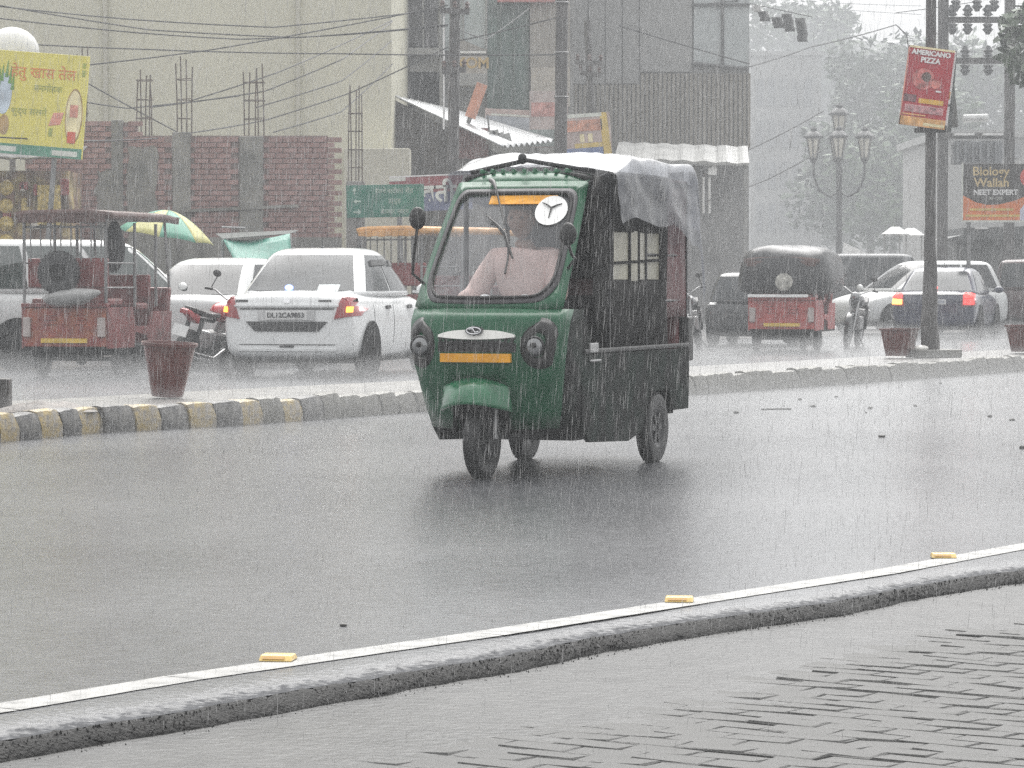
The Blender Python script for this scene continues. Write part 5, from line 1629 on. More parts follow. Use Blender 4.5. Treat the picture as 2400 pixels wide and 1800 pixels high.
flat(bb, W_, H_, rect(.965, .985, .80, .86), PDG, 2); flat(bb, W_, H_, rect(.965, .985, .88, .93), PDG, 2)
m = MB(); m.ball((0, 0, 0), (.44, .30, .40), 16, 10); dm = m.build('dish_antenna', M('white_dome', (.75, .75, .73), .4, var=.05), smooth=70)
dm.location = at(28, 122, 51.2); tag(dm, 'white dome standing up behind the top of the yellow billboard', 'dome')
m = MB(); a = at(28, 122, 51.2); m.tube([(0, 0, -.2), (0, 0, -a.z)], .05, 8); m.build('mast', PIPE, dm)

SGRN = M('road_sign_green', (.012, .15, .105), .35, var=.15, scale=5); SWH = M('road_sign_white', (.42, .55, .50), .4, var=.2, scale=9)
ds, W_, H_ = board('direction_sign', 'green road direction sign with white arrows and faded Hindi place names', 903, 471, 182, 76, 52.0, SGRN, legs=(-.35, .35), cat='sign', roll=-1.2)
for y_, t_ in ((.80, 'रेलवे स्टेशन रोड'), (.50, 'हापुड़'), (.17, 'बाजार मार्ग')):
    flat_text(ds, W_, H_, t_, .62, y_, .20, SWH)
flat(ds, W_, H_, [(.10, .72), (.115, .72), (.115, .82), (.135, .82), (.1075, .95), (.08, .82), (.10, .82)], SWH, 2)
flat(ds, W_, H_, [(.19, .48), (.13, .48), (.13, .42), (.09, .50), (.13, .58), (.13, .53), (.19, .53)], SWH, 2)
flat(ds, W_, H_, [(.09, .15), (.15, .15), (.15, .08), (.19, .175), (.15, .27), (.15, .20), (.09, .20)], SWH, 2)

SRED = M('shop_sign_maroon', (.26, .045, .055), .4, var=.12, scale=3)
rsn, W_, H_ = board('shop_sign', 'long maroon and blue shop sign with big white Hindi lettering', 1010, 452, 192, 84, 56.0, SRED, legs=(-.4, .4), roll=-2.4)
flat(rsn, W_, H_, rect(0, 1, .0, .52), M('print_navy', (.13, .15, .25), .45, var=.1))
flat_text(rsn, W_, H_, 'भगवती', .40, .46, .68, PPALE, 3, bold=.012)
flat(rsn, W_, H_, rect(0, .2, .86, .96), PPALE, 2); flat(rsn, W_, H_, rect(0, 1, .965, 1.0), WHITEV, 2); flat(rsn, W_, H_, rect(.22, .30, .70, .74), PPALE, 2)

hd, W_, H_ = board('hoarding', 'small leaning hoarding printed orange and blue with yellow edge, above the shop awnings', 1378, 320, 108, 108, 68.0, M('hoarding_pale', (.46, .36, .33), .5, var=.25, scale=3), roll=-4, legs=(-.35, .4))
flat(hd, W_, H_, [(.82, 0), (1.0, 0), (.93, 1), (.78, 1)], M('print_yellow', (.66, .48, .12), .5), 2)
flat(hd, W_, H_, rect(.02, .82, .02, .26), M('print_blue', (.16, .22, .42), .5, var=.2, scale=4), 2); flat(hd, W_, H_, rect(.2, .8, .26, .36), M('print_yellow'), 3)
flat(hd, W_, H_, rect(.32, .42, .38, .56), PCR, 3); flat(hd, W_, H_, rect(.50, .60, .38, .56), PCR, 3); flat(hd, W_, H_, rect(.06, .82, .62, .86), M('print_orange', (.55, .25, .16), .5, var=.4, scale=6), 2); flat(hd, W_, H_, rect(.0, .82, .92, 1.0), PPALE, 3)
h2, W_, H_ = board('hoarding', 'long pale pink fascia board with a white rim above the tin roof', 1195, 285, 118, 56, 70.0, M('fascia_pinkish', (.52, .40, .37), .5, var=.2, scale=3), roll=3, legs=(-.4, .4))
flat(h2, W_, H_, rect(.02, .98, .06, .70), M('print_greyblue', (.42, .45, .50), .5, var=.2, scale=4), 1); flat(h2, W_, H_, rect(.12, .95, .72, .80), PPALE, 2)
h3, W_, H_ = board('hoarding', 'square faded poster board with a red top and grey foot beside the concrete pole', 1286, 280, 90, 132, 69.0, M('poster_faded', (.44, .37, .35), .5, var=.3, scale=2), legs=(-.3, .3))
flat(h3, W_, H_, rect(.05, .95, .55, .80), M('print_faded_red', (.50, .25, .22), .5, var=.4, scale=5), 1); flat(h3, W_, H_, rect(.0, 1, .02, .32), M('print_greygreen', (.28, .33, .32), .5, var=.2), 1)
h4, W_, H_ = board('banner', 'narrow orange cloth banner slanting below the shop block sign panel', 1116, 236, 26, 84, 66.0, M('banner_orange', (.60, .27, .17), .6, var=.2, scale=4), roll=20, th=.03, legs=(0,))

bi, W_, H_ = board('billboard', 'black and orange coaching advertisement board reading Biology Wallah', 2352, 450, 190, 132, 66.0, M('board_black', (.045, .04, .036), .4, var=.1), legs=(-.42, .42), cat='billboard')
OR = M('print_vivid_orange', (.72, .20, .05), .45, var=.12); GOLD = M('print_gold', (.62, .47, .22), .5)
flat(bi, W_, H_, [(0, .0), (1, 0), (1, .42), (.80, .44), (.62, .34), (.45, .28), (.3, .27), (.15, .32), (0, .44)], OR, 1)
flat_text(bi, W_, H_, 'Biology', .34, .86, .22, GOLD, 3, bold=.005); flat_text(bi, W_, H_, 'Wallah', .35, .66, .22, GOLD, 3, bold=.005)
flat_text(bi, W_, H_, 'NEET EXPERT', .40, .49, .13, WHITEV, 3, bold=.006); flat_text(bi, W_, H_, 'XI - XII', .40, .385, .08, PPALE, 3)
flat(bi, W_, H_, rect(.08, .62, .17, .21), M('print_yellow'), 2); flat(bi, W_, H_, rect(.03, .70, .06, .10), M('print_yellow'), 2); flat(bi, W_, H_, ell(.82, .76, .12, .18), M('print_badge_red', (.68, .10, .08), .5), 3)
flat(bi, W_, H_, [(.70, .0), (.70, .18), (.78, .34), (.95, .42), (1, .42), (1, 0)], M('print_lavender', (.62, .62, .76), .5, var=.1), 3)
flat(bi, W_, H_, rect(-.02, 1.0, -.035, .0), PPALE, 2); flat(bi, W_, H_, rect(-.02, .0, 0, 1.02), PPALE, 2)

# ================================================================ POLES, LAMPS, WIRES
POLE = M('weathered_pole', (.085, .08, .078), .55, var=.3, scale=6, bump=.4, bscale=30)
def pole(label, px, Y, r, top, lean=0.0, name='utility_pole', arms=(), taper=.8):
    b = at(px, 655, Y); r_ = thing(name, label, 'pole', (b.x, Y, 0))
    m = MB(); m.tube([(0, 0, 0), (lean * .5, 0, top / 2), (lean, 0, top)], [r, r * (1 + taper) / 2, r * taper], 12); m.build('shaft', POLE, r_, smooth=60)
    for (z, w_, tilt) in arms:
        m = MB(); m.box((lean * z / top, -r - .03, z), (w_, .08, .10), rot=(0, tilt, 0)); a_ = m.build('crossarm', POLE, r_)
        for sx in (-.42, 0, .42):
            m = MB(); m.lathe([(.03, 0), (.05, .03), (.03, .06), (.05, .09), (.02, .14)], (lean * z / top + sx * w_, -r - .03, z + .05 - sx * w_ * math.tan(tilt)), 8); m.build('insulator', M('insulator_brown', (.09, .05, .04), .3), r_, smooth=50)
    return r_
u1 = pole('dark concrete electricity pole with short crossarms in front of the shop block', 1057, 60, .115, 9.5, lean=.12, arms=((6.2, .55, .05), (7.0, .5, .0), (5.1, .45, -.05)))
m = MB(); m.tube([(-.13, -.12, 4.0), (-.12, -.12, 9)], .02, 5); m.build('conduit', WHITEV, u1)
u2 = pole('thick bare concrete electricity pole rising above the three-wheeler roof', 1310, 58, .125, 9.5, lean=.08)
for z in (4.5, 5.3, 6.2):
    m = MB(); m.tube([(.128 * math.cos(a) + .08 * z / 9.5, .128 * math.sin(a), z) for a in np.linspace(0, 6.28, 13)], .012, 5); m.build('clamp_band', STEEL, u2)
u3 = pole('slim leaning pole with a bent crossarm in front of the grey clad block', 1412, 72, .085, 7.0, lean=-.35, arms=((6.05, .62, .04), (5.8, .5, .12)), taper=.9)

# pole with posters on the median
pb = gp(2179, 836, MEDTOP)
sp_ = thing('sign_pole', 'steel pole standing in a concrete block on the median, carrying poster boards', 'pole', (pb.x, pb.y, MEDTOP - .015))
m = MB(); m.box((.06, .05, .055), (.62, .42, .11), rot=(0, 0, R(28))); m.build('base_block', RCC, sp_, bevel=.015)
m = MB(); pts = []; rs_ = []
for k in range(40):
    z = .08 + 5.4 * k / 39
    low = max(0, 1 - z / 1.7)
    pts.append((.012 * noise.noise((z * 3, 0, 0)) * (1 + low), .012 * noise.noise((z * 3, 5, 0)), z)); rs_.append((.072 - .004 * z / 5) * (1 + .75 * low * (1 + .35 * noise.noise((z * 6, 2, 2)))))
m.tube(pts, rs_, 12); m.build('shaft', POLE, sp_, smooth=60)
m = MB(); m.ball((-.12, -.10, .13), (.10, .08, .04)); m.build('stone_chip', WHITEC, sp_, smooth=60)
PZ = M('poster_crimson', (.40, .022, .035), .4, var=.1, scale=3)
Yp = pb.y
def pboard(label, cx, cy, w_, h_, dy, mat, yaw, roll, backs=None):
    return board('poster_board', label, cx, cy, w_, h_, Yp + dy, mat, yaw=yaw, roll=roll, th=.025)
p1, W_, H_ = pboard('crimson pizza advertisement board hung on the steel pole', 2172, 205, 108, 186, -.14, PZ, 0, 7.5)
t = .025
flat_text(p1, W_, H_, 'AMERICANO', .5, .925, .085, WHITEV, 3, t, bold=.004); flat_text(p1, W_, H_, 'PIZZA', .5, .835, .090, WHITEV, 3, t, bold=.004)
flat(p1, W_, H_, ell(.40, .60, .24, .135), M('print_pizza', (.44, .13, .12), .5, var=.6, scale=16), 2, t); flat(p1, W_, H_, ell(.46, .63, .10, .06), M('print_olive_dark', (.10, .06, .05), .5, var=.4, scale=20), 3, t)
flat(p1, W_, H_, ell(.68, .55, .11, .06, 7), M('print_slice', (.60, .20, .17), .5, var=.3, scale=14), 3, t)
flat(p1, W_, H_, rect(.03, .30, .30, .39), M('print_glass_grey', (.20, .10, .11), .5, var=.5, scale=18), 2, t); flat(p1, W_, H_, rect(.36, .90, .295, .355), M('print_amber', (.72, .42, .06), .5), 2, t)
flat(p1, W_, H_, rect(.08, .92, .175, .265), M('print_pale_pink', (.62, .36, .36), .5), 2, t); flat(p1, W_, H_, rect(.11, .89, .185, .255), M('print_dull_pink', (.47, .23, .24), .5, var=.5, scale=25), 3, t)
flat(p1, W_, H_, rect(.0, 1, .0, .115), M('print_amber2', (.70, .38, .14), .5, var=.3, scale=9), 2, t); flat(p1, W_, H_, rect(.03, .55, .135, .15), M('print_amber2'), 2, t); flat(p1, W_, H_, rect(.70, .82, .455, .475), WHITEV, 3, t)
flat(p1, W_, H_, rect(.0, 1, .975, 1.0), PCR, 2, t); flat(p1, W_, H_, rect(.52, .98, .02, .055), PCR, 3, t); flat(p1, W_, H_, rect(-.005, .02, .0, 1.0), PPK, 2, t)
p2, W_, H_ = pboard('white poster board edge showing behind the crimson pizza board', 2200, 205, 62, 172, -.10, WHITEV, 0, 7.0)
flat(p2, W_, H_, rect(.0, 1, .26, .29), BLACKP, 1, t); flat(p2, W_, H_, rect(.85, .97, .36, .46), M('print_amber2'), 1, t)
p3, W_, H_ = pboard('dark grey tin board hanging behind the other boards on the steel pole', 2196, 212, 80, 190, .12, M('tin_back', (.10, .105, .10), .5, var=.25), 0, 4.0)
p4, W_, H_ = pboard('small grey tin board tilted outwards at the rear of the steel pole', 2218, 235, 44, 130, .16, M('tin_back_pale', (.17, .17, .16), .5, var=.25), 0, -6.0)
m = MB(); a = at(2150, 306, Yp - .05); b = at(2210, 310, Yp - .05); m.box(((a.x + b.x) / 2, Yp - .085, a.z), (.42, .03, .06)); loc(m.build('bracket', BLACKP, sp_), sp_)

# lantern street lamp
LY = 112.0; lb = at(1966, 655, LY)
sl = thing('street_lamp', 'ornate lamp post with a cluster of glass lanterns, hazy in the rain', 'street lamp', (lb.x, LY, 0)); sl.scale = (1.36,) * 3
LK = M('lamp_iron', (.035, .035, .036), .45, var=.2); LGL = M('lantern_glass', (.55, .53, .46), .25, var=.1, scale=6)
m = MB(); m.lathe([(.20, 0), (.20, .3), (.14, .4), (.12, .9), (.085, 1.0), (.075, 3.6), (.10, 3.7), (.06, 3.8), (.055, 4.5)], n=12); m.build('post', LK, sl, smooth=50)
def lantern(x, y, z, s=1.0):
    m = MB()
    for k in range(6):
        a = 2 * math.pi * k / 6 + .3
        m.tube([(x + .10 * s * math.cos(a), y + .10 * s * math.sin(a), z), (x + .19 * s * math.cos(a), y + .19 * s * math.sin(a), z + .52 * s)], .014, 4)
    m.lathe([(.02, -.18 * s), (.05, -.10 * s), (.11 * s, -.02), (.11 * s, .02)], (x, y, z), 6)
    m.lathe([(.25 * s, 0), (.25 * s, .05), (.15 * s, .15 * s), (.07 * s, .19 * s), (.09 * s, .24 * s), (.03, .30 * s)], (x, y, z + .52 * s), 6)
    l_ = m.build('lantern', LK, sl, smooth=30)
    m = MB(); m.lathe([(.095 * s, .02), (.178 * s, .51 * s)], (x, y, z), 6); m.build('lantern_glass', LGL, l_)
lantern(0, 0, 4.55, 1.05)
for a in (200, 330, 20, 90, 265):
    x, y = .72 * math.cos(R(a)), .55 * math.sin(R(a))
    lantern(x, y, 3.98)
    m = MB(); m.tube([(0, 0, 3.15), (x * .35, y * .35, 3.0), (x * .75, y * .75, 3.15), (x * .98, y * .98, 3.5), (x, y, 3.82)], .028, 6); m.build('lamp_arm', LK, sl, smooth=60)
m = MB(); a, b = .06, .0
m.prism([(.05, 1.85), (.95, 1.42), (.78, 1.30), (.05, 1.25)], -.02, .0, 'y'); fl = m.build('pennant', WHITEV); fl.location = sl.location + Vector((.06, -.2, .1)); fl.scale = (1.3,) * 3; tag(fl, 'white triangular pennant tied to the ornate lamp post', 'flag')

# steel double-pole transformer structure
SY = 78.0
sb = thing('pole_structure', 'twin-pole steel electricity structure with insulator racks behind the poster pole', 'pylon', (at(2290, 655, SY).x, SY, 0))
for px_ in (2208, 2364):
    m = MB(); a = at(px_, 655, SY); m.box((a.x, SY, 4.6), (.24, .2, 9.2)); loc(m.build('column', POLE, sb, bevel=.01), sb)
for py in (-8, 46, 142, 318):
    m = MB(); bx(m, 2205, 2370, py - 7, py + 7, SY - .15, .12); loc(m.build('beam', POLE, sb), sb)
for py, xs in ((46, (2232, 2268, 2315)), (142, (2262, 2316)), (-8, (2240, 2290, 2330))):
    for px_ in xs:
        for s_ in (-1, 1):
            a = at(px_, py, SY - .25)
            m = MB(); m.lathe([(.06, .08), (.13, .12), (.08, .18), (.14, .24), (.08, .30), (.05, .36)], (0, 0, 0), 10)
            o = m.build('insulator', M('insulator_grey', (.08, .085, .09), .35), sb, smooth=50); o.location = a - sb.location; o.rotation_euler = (0 if s_ > 0 else math.pi, 0, 0)
for px_ in (2262, 2330):
    m = MB(); bx(m, px_ - 24, px_ + 22, 312, 317, SY - .5, .3); loc(m.build('rack_shelf', WHITEV, sb), sb)
m = MB(); bx(m, 2235, 2350, 330, 385, SY - .3, .5); loc(m.build('transformer_tank', M('transformer_grey', (.22, .23, .24), .5, var=.15), sb, bevel=.04), sb)
for k in range(6):
    m = MB(); bx(m, 2242 + 18 * k, 2247 + 18 * k, 334, 382, SY - .45, .14); loc(m.build('cooling_fin', M('transformer_grey'), sb), sb)
m = MB(); a = at(2257, 278, SY - .4); b = at(2316, 276, SY - .4); m.tube([a, b], .10, 10); loc(m.build('lamp_tube', M('pale_casing', (.62, .63, .62), .4), sb, smooth=60, bevel=.02), sb)

# dark kiosk
kk = thing('kiosk', 'dark roadside kiosk with a low-pitched roof behind the stopped cars', 'kiosk', (at(2325, 655, 80).x, 80, 0))
m = MB(); bx(m, 2242, 2400, 552, 655 + 92, 80, 2.0); loc(m.build('wall', M('kiosk_grey', (.13, .135, .13), .5, var=.2), kk), kk)
m = MB(); a, b = at(2208, 556, 79.6), at(2420, 530, 79.6); m.prism([(a.x, a.z - .06), (b.x, a.z - .06), (b.x, b.z), (a.x + .5, b.z - .05), (a.x + .5, a.z + .06)], 79.4, 82.4, 'y'); loc(m.build('roof', M('kiosk_roof', (.09, .095, .095), .5, var=.2), kk), kk)
m = MB(); bx(m, 2286, 2316, 532, 537, 79.35, .1); loc(m.build('roof_strip', WHITEV, kk), kk)
for k in range(3):
    m = MB(); bx(m, 2250 + 50 * k, 2254 + 50 * k, 556, 655 + 92, 79.95, .1); loc(m.build('post', POLE, kk), kk)

# overhead wires
WIRE = M('cable_black', (.025, .025, .027), .5)
def wire(pts, r=.010):
    m = MB(); full = []
    for (a, b) in zip(pts, pts[1:]):
        A_, B_ = at(*a), at(*b); n = 10
        sag = .03 * (B_ - A_).length * (.4)
        for k in range(n + (1 if b is pts[-1] else 0)):
            t = k / n; p = A_.lerp(B_, t); p.z -= sag * 4 * t * (1 - t) * .35; full.append(p)
    m.tube(full, r, 5)
    o = m.build('overhead_cable', WIRE, smooth=60)
    tag(o, 'thin black overhead cable strung between the poles and buildings', 'cable', 'overhead cables')
for w_ in ([(-60, 8, 55), (300, 45, 57), (640, 64, 58), (1050, 20, 59.8)], [(-60, 2, 55), (350, 70, 57), (700, 88, 58), (1050, 58, 59.8)],
           [(-60, 36, 56), (300, 75, 57), (560, 92, 58), (800, 82, 59), (1050, 60, 59.8)], [(-60, 96, 55), (350, 116, 57), (800, 126, 59), (1310, 128, 57.8)],
           [(210, 152, 56), (500, 116, 57), (1050, 12, 59.8)], [(450, 235, 56), (650, 170, 57.5), (918, 48, 63)], [(350, 252, 56), (620, 214, 57.5), (800, 140, 59), (920, 50, 63)],
           [(600, 252, 57), (800, 190, 59), (918, 95, 63)], [(420, 315, 54), (620, 282, 57), (820, 218, 59), (1050, 110, 59.8)], [(640, 310, 57), (800, 262, 59), (920, 150, 63)],
           [(205, 195, 55), (420, 312, 56)], [(205, 240, 55), (300, 254, 56), (560, 225, 57)], [(-60, 318, 48), (205, 330, 50), (420, 320, 54)], [(1057, 100, 59.8), (1310, 40, 57.8)],
           [(1057, 60, 59.8), (1140, 92, 66), (1240, 20, 70)], [(1757, 156, 79), (1900, 110, 84), (2100, 58, 90)], [(2100, 58, 90), (2125, 82, 90), (2130, 120, 90)],
           [(1640, 400, 74), (1800, 330, 78), (1930, 260, 81)], [(1660, 470, 74), (1800, 420, 78), (1940, 345, 81)], [(1450, 60, 79), (1757, 150, 79)],
           [(2100, 30, 120), (2300, 2, 120)], [(1940, 20, 200), (2160, 34, 200)], [(1940, 6, 200), (2160, 14, 200)], [(1660, 8, 79), (1900, -20, 84)]):
    wire(w_, r=.012 if w_[0][2] < 70 else .016)
# cloths hung on a line beyond the corner windows
ln = thing('washing_line', 'line of dark rags hanging off the corner of the grey clad block', 'washing line', at(1770, 20, 84))
m = MB(); P0 = at(1757, 8, 84); P1 = at(1905, 40, 84); m.tube([P0 - ln.location, P1 - ln.location], .012, 4); m.build('line', WIRE, ln)
for (px, y0, y1, mt) in ((1788, 26, 50, 0), (1845, 32, 74, 0), (1876, 42, 98, 0), (1773, 12, 28, 1), (1820, 40, 66, 0)):
    a, b = at(px, y0, 84), at(px + 6, y1, 84)
    m = MB(); m.grid(4, 6, lambda u, v: (a + (b - a) * v + Vector((.13 * (u - .5) * 2 + .05 * noise.noise((v * 4, px, 0)), .06 * math.sin(u * 7), 0))) - ln.location)
    m.build('rag', WHITEV if mt else M('rag_dark', (.10, .10, .10), .7), ln, smooth=60, solid=.02)

# ================================================================ UMBRELLA, TENT, POTS, SMALL THINGS
uy = 46.5; uc = at(412, 548, uy)
um = thing('umbrella', 'big yellow and green market umbrella tilted behind the red e-rickshaw', 'umbrella', (uc.x, uy, 0))
UYEL = M('umbrella_yellow', (.46, .44, .17), .5, var=.1); UGRN = M('umbrella_green', (.09, .29, .205), .5, var=.1)
apex = Vector((-.10, 0, uc.z + .34)); tilt = Matrix.Rotation(R(9), 3, 'Y')
for k in range(8):
    m = MB()
    def uf(u, v):
        a = 2 * math.pi * (k + u) / 8; r_ = .72 * v * (1 - .05 * math.sin(math.pi * u) * v)
        return apex + tilt @ Vector((r_ * math.cos(a), r_ * math.sin(a), -.40 * v ** 1.7 + .02 * math.sin(math.pi * u) * v))
    m.grid(6, 8, uf); m.build('canopy_panel', UYEL if k % 2 else UGRN, um, smooth=60, solid=.006)
m = MB(); m.tube([(-.04, 0, 0), apex + Vector((0, 0, .05))], .018, 6); m.build('pole', STEEL, um)
for k in range(8):
    a = 2 * math.pi * k / 8; m = MB(); m.tube([apex + tilt @ Vector((.7 * t_ * math.cos(a), .7 * t_ * math.sin(a), -.40 * t_ ** 1.7 - .012)) for t_ in (0, .35, .7, 1)], .006, 4); m.build('rib', STEEL, um)

ty = 47.5
tn = thing('market_tent', 'teal green plastic tent sheet stretched behind the white saloon', 'tent', (at(590, 655, ty).x, ty, 0))
A, B, C_, D_ = at(522, 560, ty - .5), at(680, 548, ty + .3), at(690, 662, ty - .6), at(566, 640, ty - 1.0)
TEAL = M('teal_tarp', (.045, .22, .165), .4, var=.12, bump=.5, bscale=6)
m = MB(); m.grid(12, 8, lambda u, v: ((D_ * (1 - u) + C_ * u) * (1 - v) + (A * (1 - u) + B * u) * v) + Vector((0, .12 * math.sin(u * 5) * v, -.05 * math.sin(math.pi * u)))); loc(m.build('sheet', TEAL, tn, smooth=60, solid=.01), tn)
m = MB(); A2 = at(505, 548, ty + 1.2); B2 = at(700, 540, ty + 1.6); m.grid(8, 3, lambda u, v: (A * (1 - u) + B * u) * (1 - v) + (A2 * (1 - u) + B2 * u) * v); loc(m.build('dark_flap', M('dark_tarp', (.07, .08, .075), .5, var=.2), tn, solid=.01), tn)
for p in (A, B):
    m = MB(); m.tube([(p.x, p.y, 0), (p.x, p.y, p.z)], .025, 6); loc(m.build('tent_pole', STEEL, tn), tn)
m = MB(); a = at(520, 532, ty + 1); b = at(575, 534, ty + 1); m.tube([a, b], .015, 5); loc(m.build('ridge_rod', STEEL, tn), tn)
m = MB(); p = at(500, 600, ty + 2.5); bxw = MB(); bx(bxw, 300, 800, 556, 655 + 170, ty + 2.2, .15); loc(bxw.build('side_sheet', M('grey_sheet', (.17, .165, .15), .6, var=.25, scale=2, stretch=(3, 1, .5)), tn), tn)

POT = M('brown_pot', (.095, .022, .018), .3, var=.2, scale=7, coat=.3, bump=.2)
SOIL = M('wet_soil', (.03, .022, .016), .4, var=.4, bump=1)
def pot(label, loc_, h=.47, rt=.235, rb=.135, rz=0, tilt=(0, 0), square=False):
    r_ = thing('planter', label, 'planter', loc_, rot=(R(tilt[0]), R(tilt[1]), rz)); m = MB()
    n = 4 if square else 26; k = 1.3 if square else 1
    m.lathe([(rb * k, 0), (rb * 1.06 * k, .03), (rb * k + (rt - rb) * k * .5, h * .5), (rt * .97 * k, h * .93), (rt * 1.05 * k, h * .94), (rt * 1.06 * k, h), (rt * .98 * k, h), (rt * .92 * k, h * .90), (rb * k, h * .25)], n=n); m.build('pot', POT, r_, smooth=30)
    m = MB(); m.lathe([(rt * .90 * k, h * .84), (rt * .5 * k, h * .86), (.01, h * .87)], n=n); m.build('soil', SOIL, r_, smooth=60)
    return r_
pot('round brown plastic planter standing empty on the median by the striped kerb', gp(392, 929, MEDTOP - .005), tilt=(2, 3))
pot('tapered brown planter on the median right beside the steel sign pole', gp(2108, 834, MEDTOP + .01) , h=.36, rt=.22, rb=.15, rz=R(20), square=True)
pot('tapered brown planter standing alone on the median past the sign pole', gp(2402, 824, MEDTOP + .01), h=.37, rt=.25, rb=.17, rz=R(25), square=True)
# stump and rubble at the left end of the median
a = gp(0, 957, MEDTOP - .02)
sm = thing('bollard', 'short dark concrete post on the striped median', 'bollard', a)
m = MB(); m.loft([[(-.10 + .02 * math.sin(k), -.09, z) if i == 0 else ((.085, -.09, z) if i == 1 else ((.085, .09, z) if i == 2 else (-.10, .09, z))) for i in range(4)] for k, z in enumerate((0, .1, .2, .24))]); m.build('post', M('dark_concrete', (.05, .045, .042), .5, var=.3), sm, bevel=.015)
rb_ = MB()
c = gp(105, 958, MEDTOP)
def mound(u, v):
    a = 2 * math.pi * u; r_ = v
    x, y = .42 * r_ * math.cos(a), .26 * r_ * math.sin(a)
    return Vector((x, y, .075 * (1 - r_ ** 2) * (1 + .5 * noise.noise((x * 8, y * 8, 2))) - .02))
rb_.grid(28, 8, mound); o = rb_.build('soil_heap', M('wet_dirt', (.075, .06, .048), .5, var=.4, scale=12, bump=1.0, bscale=40), smooth=70); o.location = c; tag(o, 'low heap of wet dirt on the median beside the short dark post', 'soil heap')

# road studs
STUD = M('stud_yellow', (.62, .44, .14), .35, var=.12, scale=20, coat=.3)
for k, (px, py) in enumerate(((652, 1549), (1592, 1411), (2211, 1308))):
    c = gp(px, py); r_ = thing('road_stud', 'raised yellow reflective road stud beside the white edge line', 'road stud', (c.x, c.y, .0035), R(-8 + 3 * k), 'yellow road studs')
    m = MB(); m.loft([[(-.054, -.05, 0), (.054, -.05, 0), (.054, .05, 0), (-.054, .05, 0)], [(-.050, -.030, .019), (.050, -.030, .019), (.050, .030, .019), (-.050, .030, .019)]]); m.build('body', STUD, r_, bevel=.004)
    m = MB(); m.box((-.006, -.042, .0105), (.07, .003, .011), rot=(R(-46), 0, 0)); m.build('reflector', M('stud_reflector', (.50, .30, .10), .2, coat=1), r_)
# stones on the road
STONE = M('road_stone', (.06, .058, .055), .45, var=.3, scale=30)
for (px, py, s_) in ((805, 1468, .010), (2067, 1025, .018), (2396, 1052, .022), (1726, 969, .020), (1905, 954, .020), (2040, 958, .018), (1875, 938, .022), (2205, 900, .02), (1960, 931, .015), (2145, 953, .016), (2320, 978, .02), (2372, 986, .018), (1300 + 730, 968, .01)):
    c = gp(px, py); m = MB()
    m.ball((0, 0, 0), (s_ * random.uniform(.9, 1.5), s_, s_ * .7), 8, 6)
    m.v = [tuple(Vector(v) * (1 + .3 * noise.noise(Vector(v) * 60 + c))) for v in m.v]
    o = m.build('stone', STONE, smooth=40); o.location = (c.x, c.y, s_ * .5); tag(o, 'small dark stone lying on the wet road', 'stone', 'stones on the wet road')
m = MB(); a, b = gp(1785, 961), gp(1855, 960); m.tube([(0, 0, 0), (b - a) * .5 + Vector((0, .04, 0)), b - a], .008, 5); o = m.build('twig', STONE); o.location = a + Vector((0, 0, .006)); tag(o, 'thin dark twig lying on the wet road', 'twig')

# ================================================================ TREES
LEAF = [M('leaf_dull', (.045, .075, .035), .55, var=.35, scale=.8), M('leaf_mid', (.06, .10, .04), .55, var=.35, scale=.8)]
BARK = M('bark', (.07, .06, .05), .7, var=.3)
def tree(label, px, py_base_Y, h, rx, rz, n=2600, leaf=.30, mat=0, cz=None, seed=1):
    rnd = random.Random(seed)
    Y = py_base_Y; b = at(px, 655, Y)
    r_ = thing('tree', label, 'tree', (b.x, Y, 0), group='trees fading in the rain')
    cz = cz or h - rz
    m = MB(); m.tube([(0, 0, 0), (.15, .1, cz * .5), (-.1, 0, cz), (0.1, 0, cz + rz * .4)], [.28, .22, .14, .05], 8)
    clumps = []
    for k in range(16):
        a = rnd.uniform(0, 6.28); e = rnd.uniform(-.7, 1); q = rnd.uniform(.35, .95)
        c = Vector((rx * q * math.cos(a) * math.sqrt(1 - e * e * .8), rx * q * math.sin(a) * math.sqrt(1 - e * e * .8), cz + rz * e * q)); clumps.append((c, rnd.uniform(.25, .48) * rx))
        m.tube([(0, 0, cz * rnd.uniform(.5, .9)), (c.x * .5, c.y * .5, (cz + c.z) / 2 - .2), c], [.09, .06, .02], 5)
    m.build('trunk', BARK, r_, smooth=60)
    vs, fs = [], []
    for k in range(n):
        c, cr = clumps[rnd.randrange(16)]
        d = Vector((rnd.gauss(0, 1), rnd.gauss(0, 1), rnd.gauss(0, .8))); d.normalize(); p = c + d * cr * rnd.uniform(.3, 1.05) ** .5
        t_ = Vector((rnd.gauss(0, 1), rnd.gauss(0, 1), rnd.gauss(0, .5))).normalized(); u_ = t_.cross(d + Vector((.01, 0, .3))).normalized(); s_ = leaf * rnd.uniform(.6, 1.3)
        i = len(vs); vs += [p - t_ * s_, p + u_ * s_ * .45, p + t_ * s_, p - u_ * s_ * .45]; fs.append((i, i + 1, i + 2, i + 3))
    mb = MB(); mb.v = [tuple(v) for v in vs]; mb.f = fs; mb.build('crown', LEAF[mat], r_, recalc=False)
    return r_
tree('broad pale green tree top showing over the far grey block', 1830, 330, 30, 9, 8.5, 6000, .55, 1, seed=3)
tree('rounded hazy tree beside the roof of the water-tank building', 1915, 345, 26, 7, 7, 4500, .5, 0, seed=8)
tree('tall loose tree behind the crimson pizza board', 2090, 215, 19.5, 5.0, 7.6, 5200, .36, 0, seed=5)
tree('wide hazy tree filling the gap behind the twin-pole structure', 2285, 240, 21.5, 8.0, 9.0, 7000, .40, 1, seed=6)
tree('low dark tree behind the ornate lamp post', 2035, 190, 12.5, 5.0, 5.2, 5200, .32, 0, seed=9)
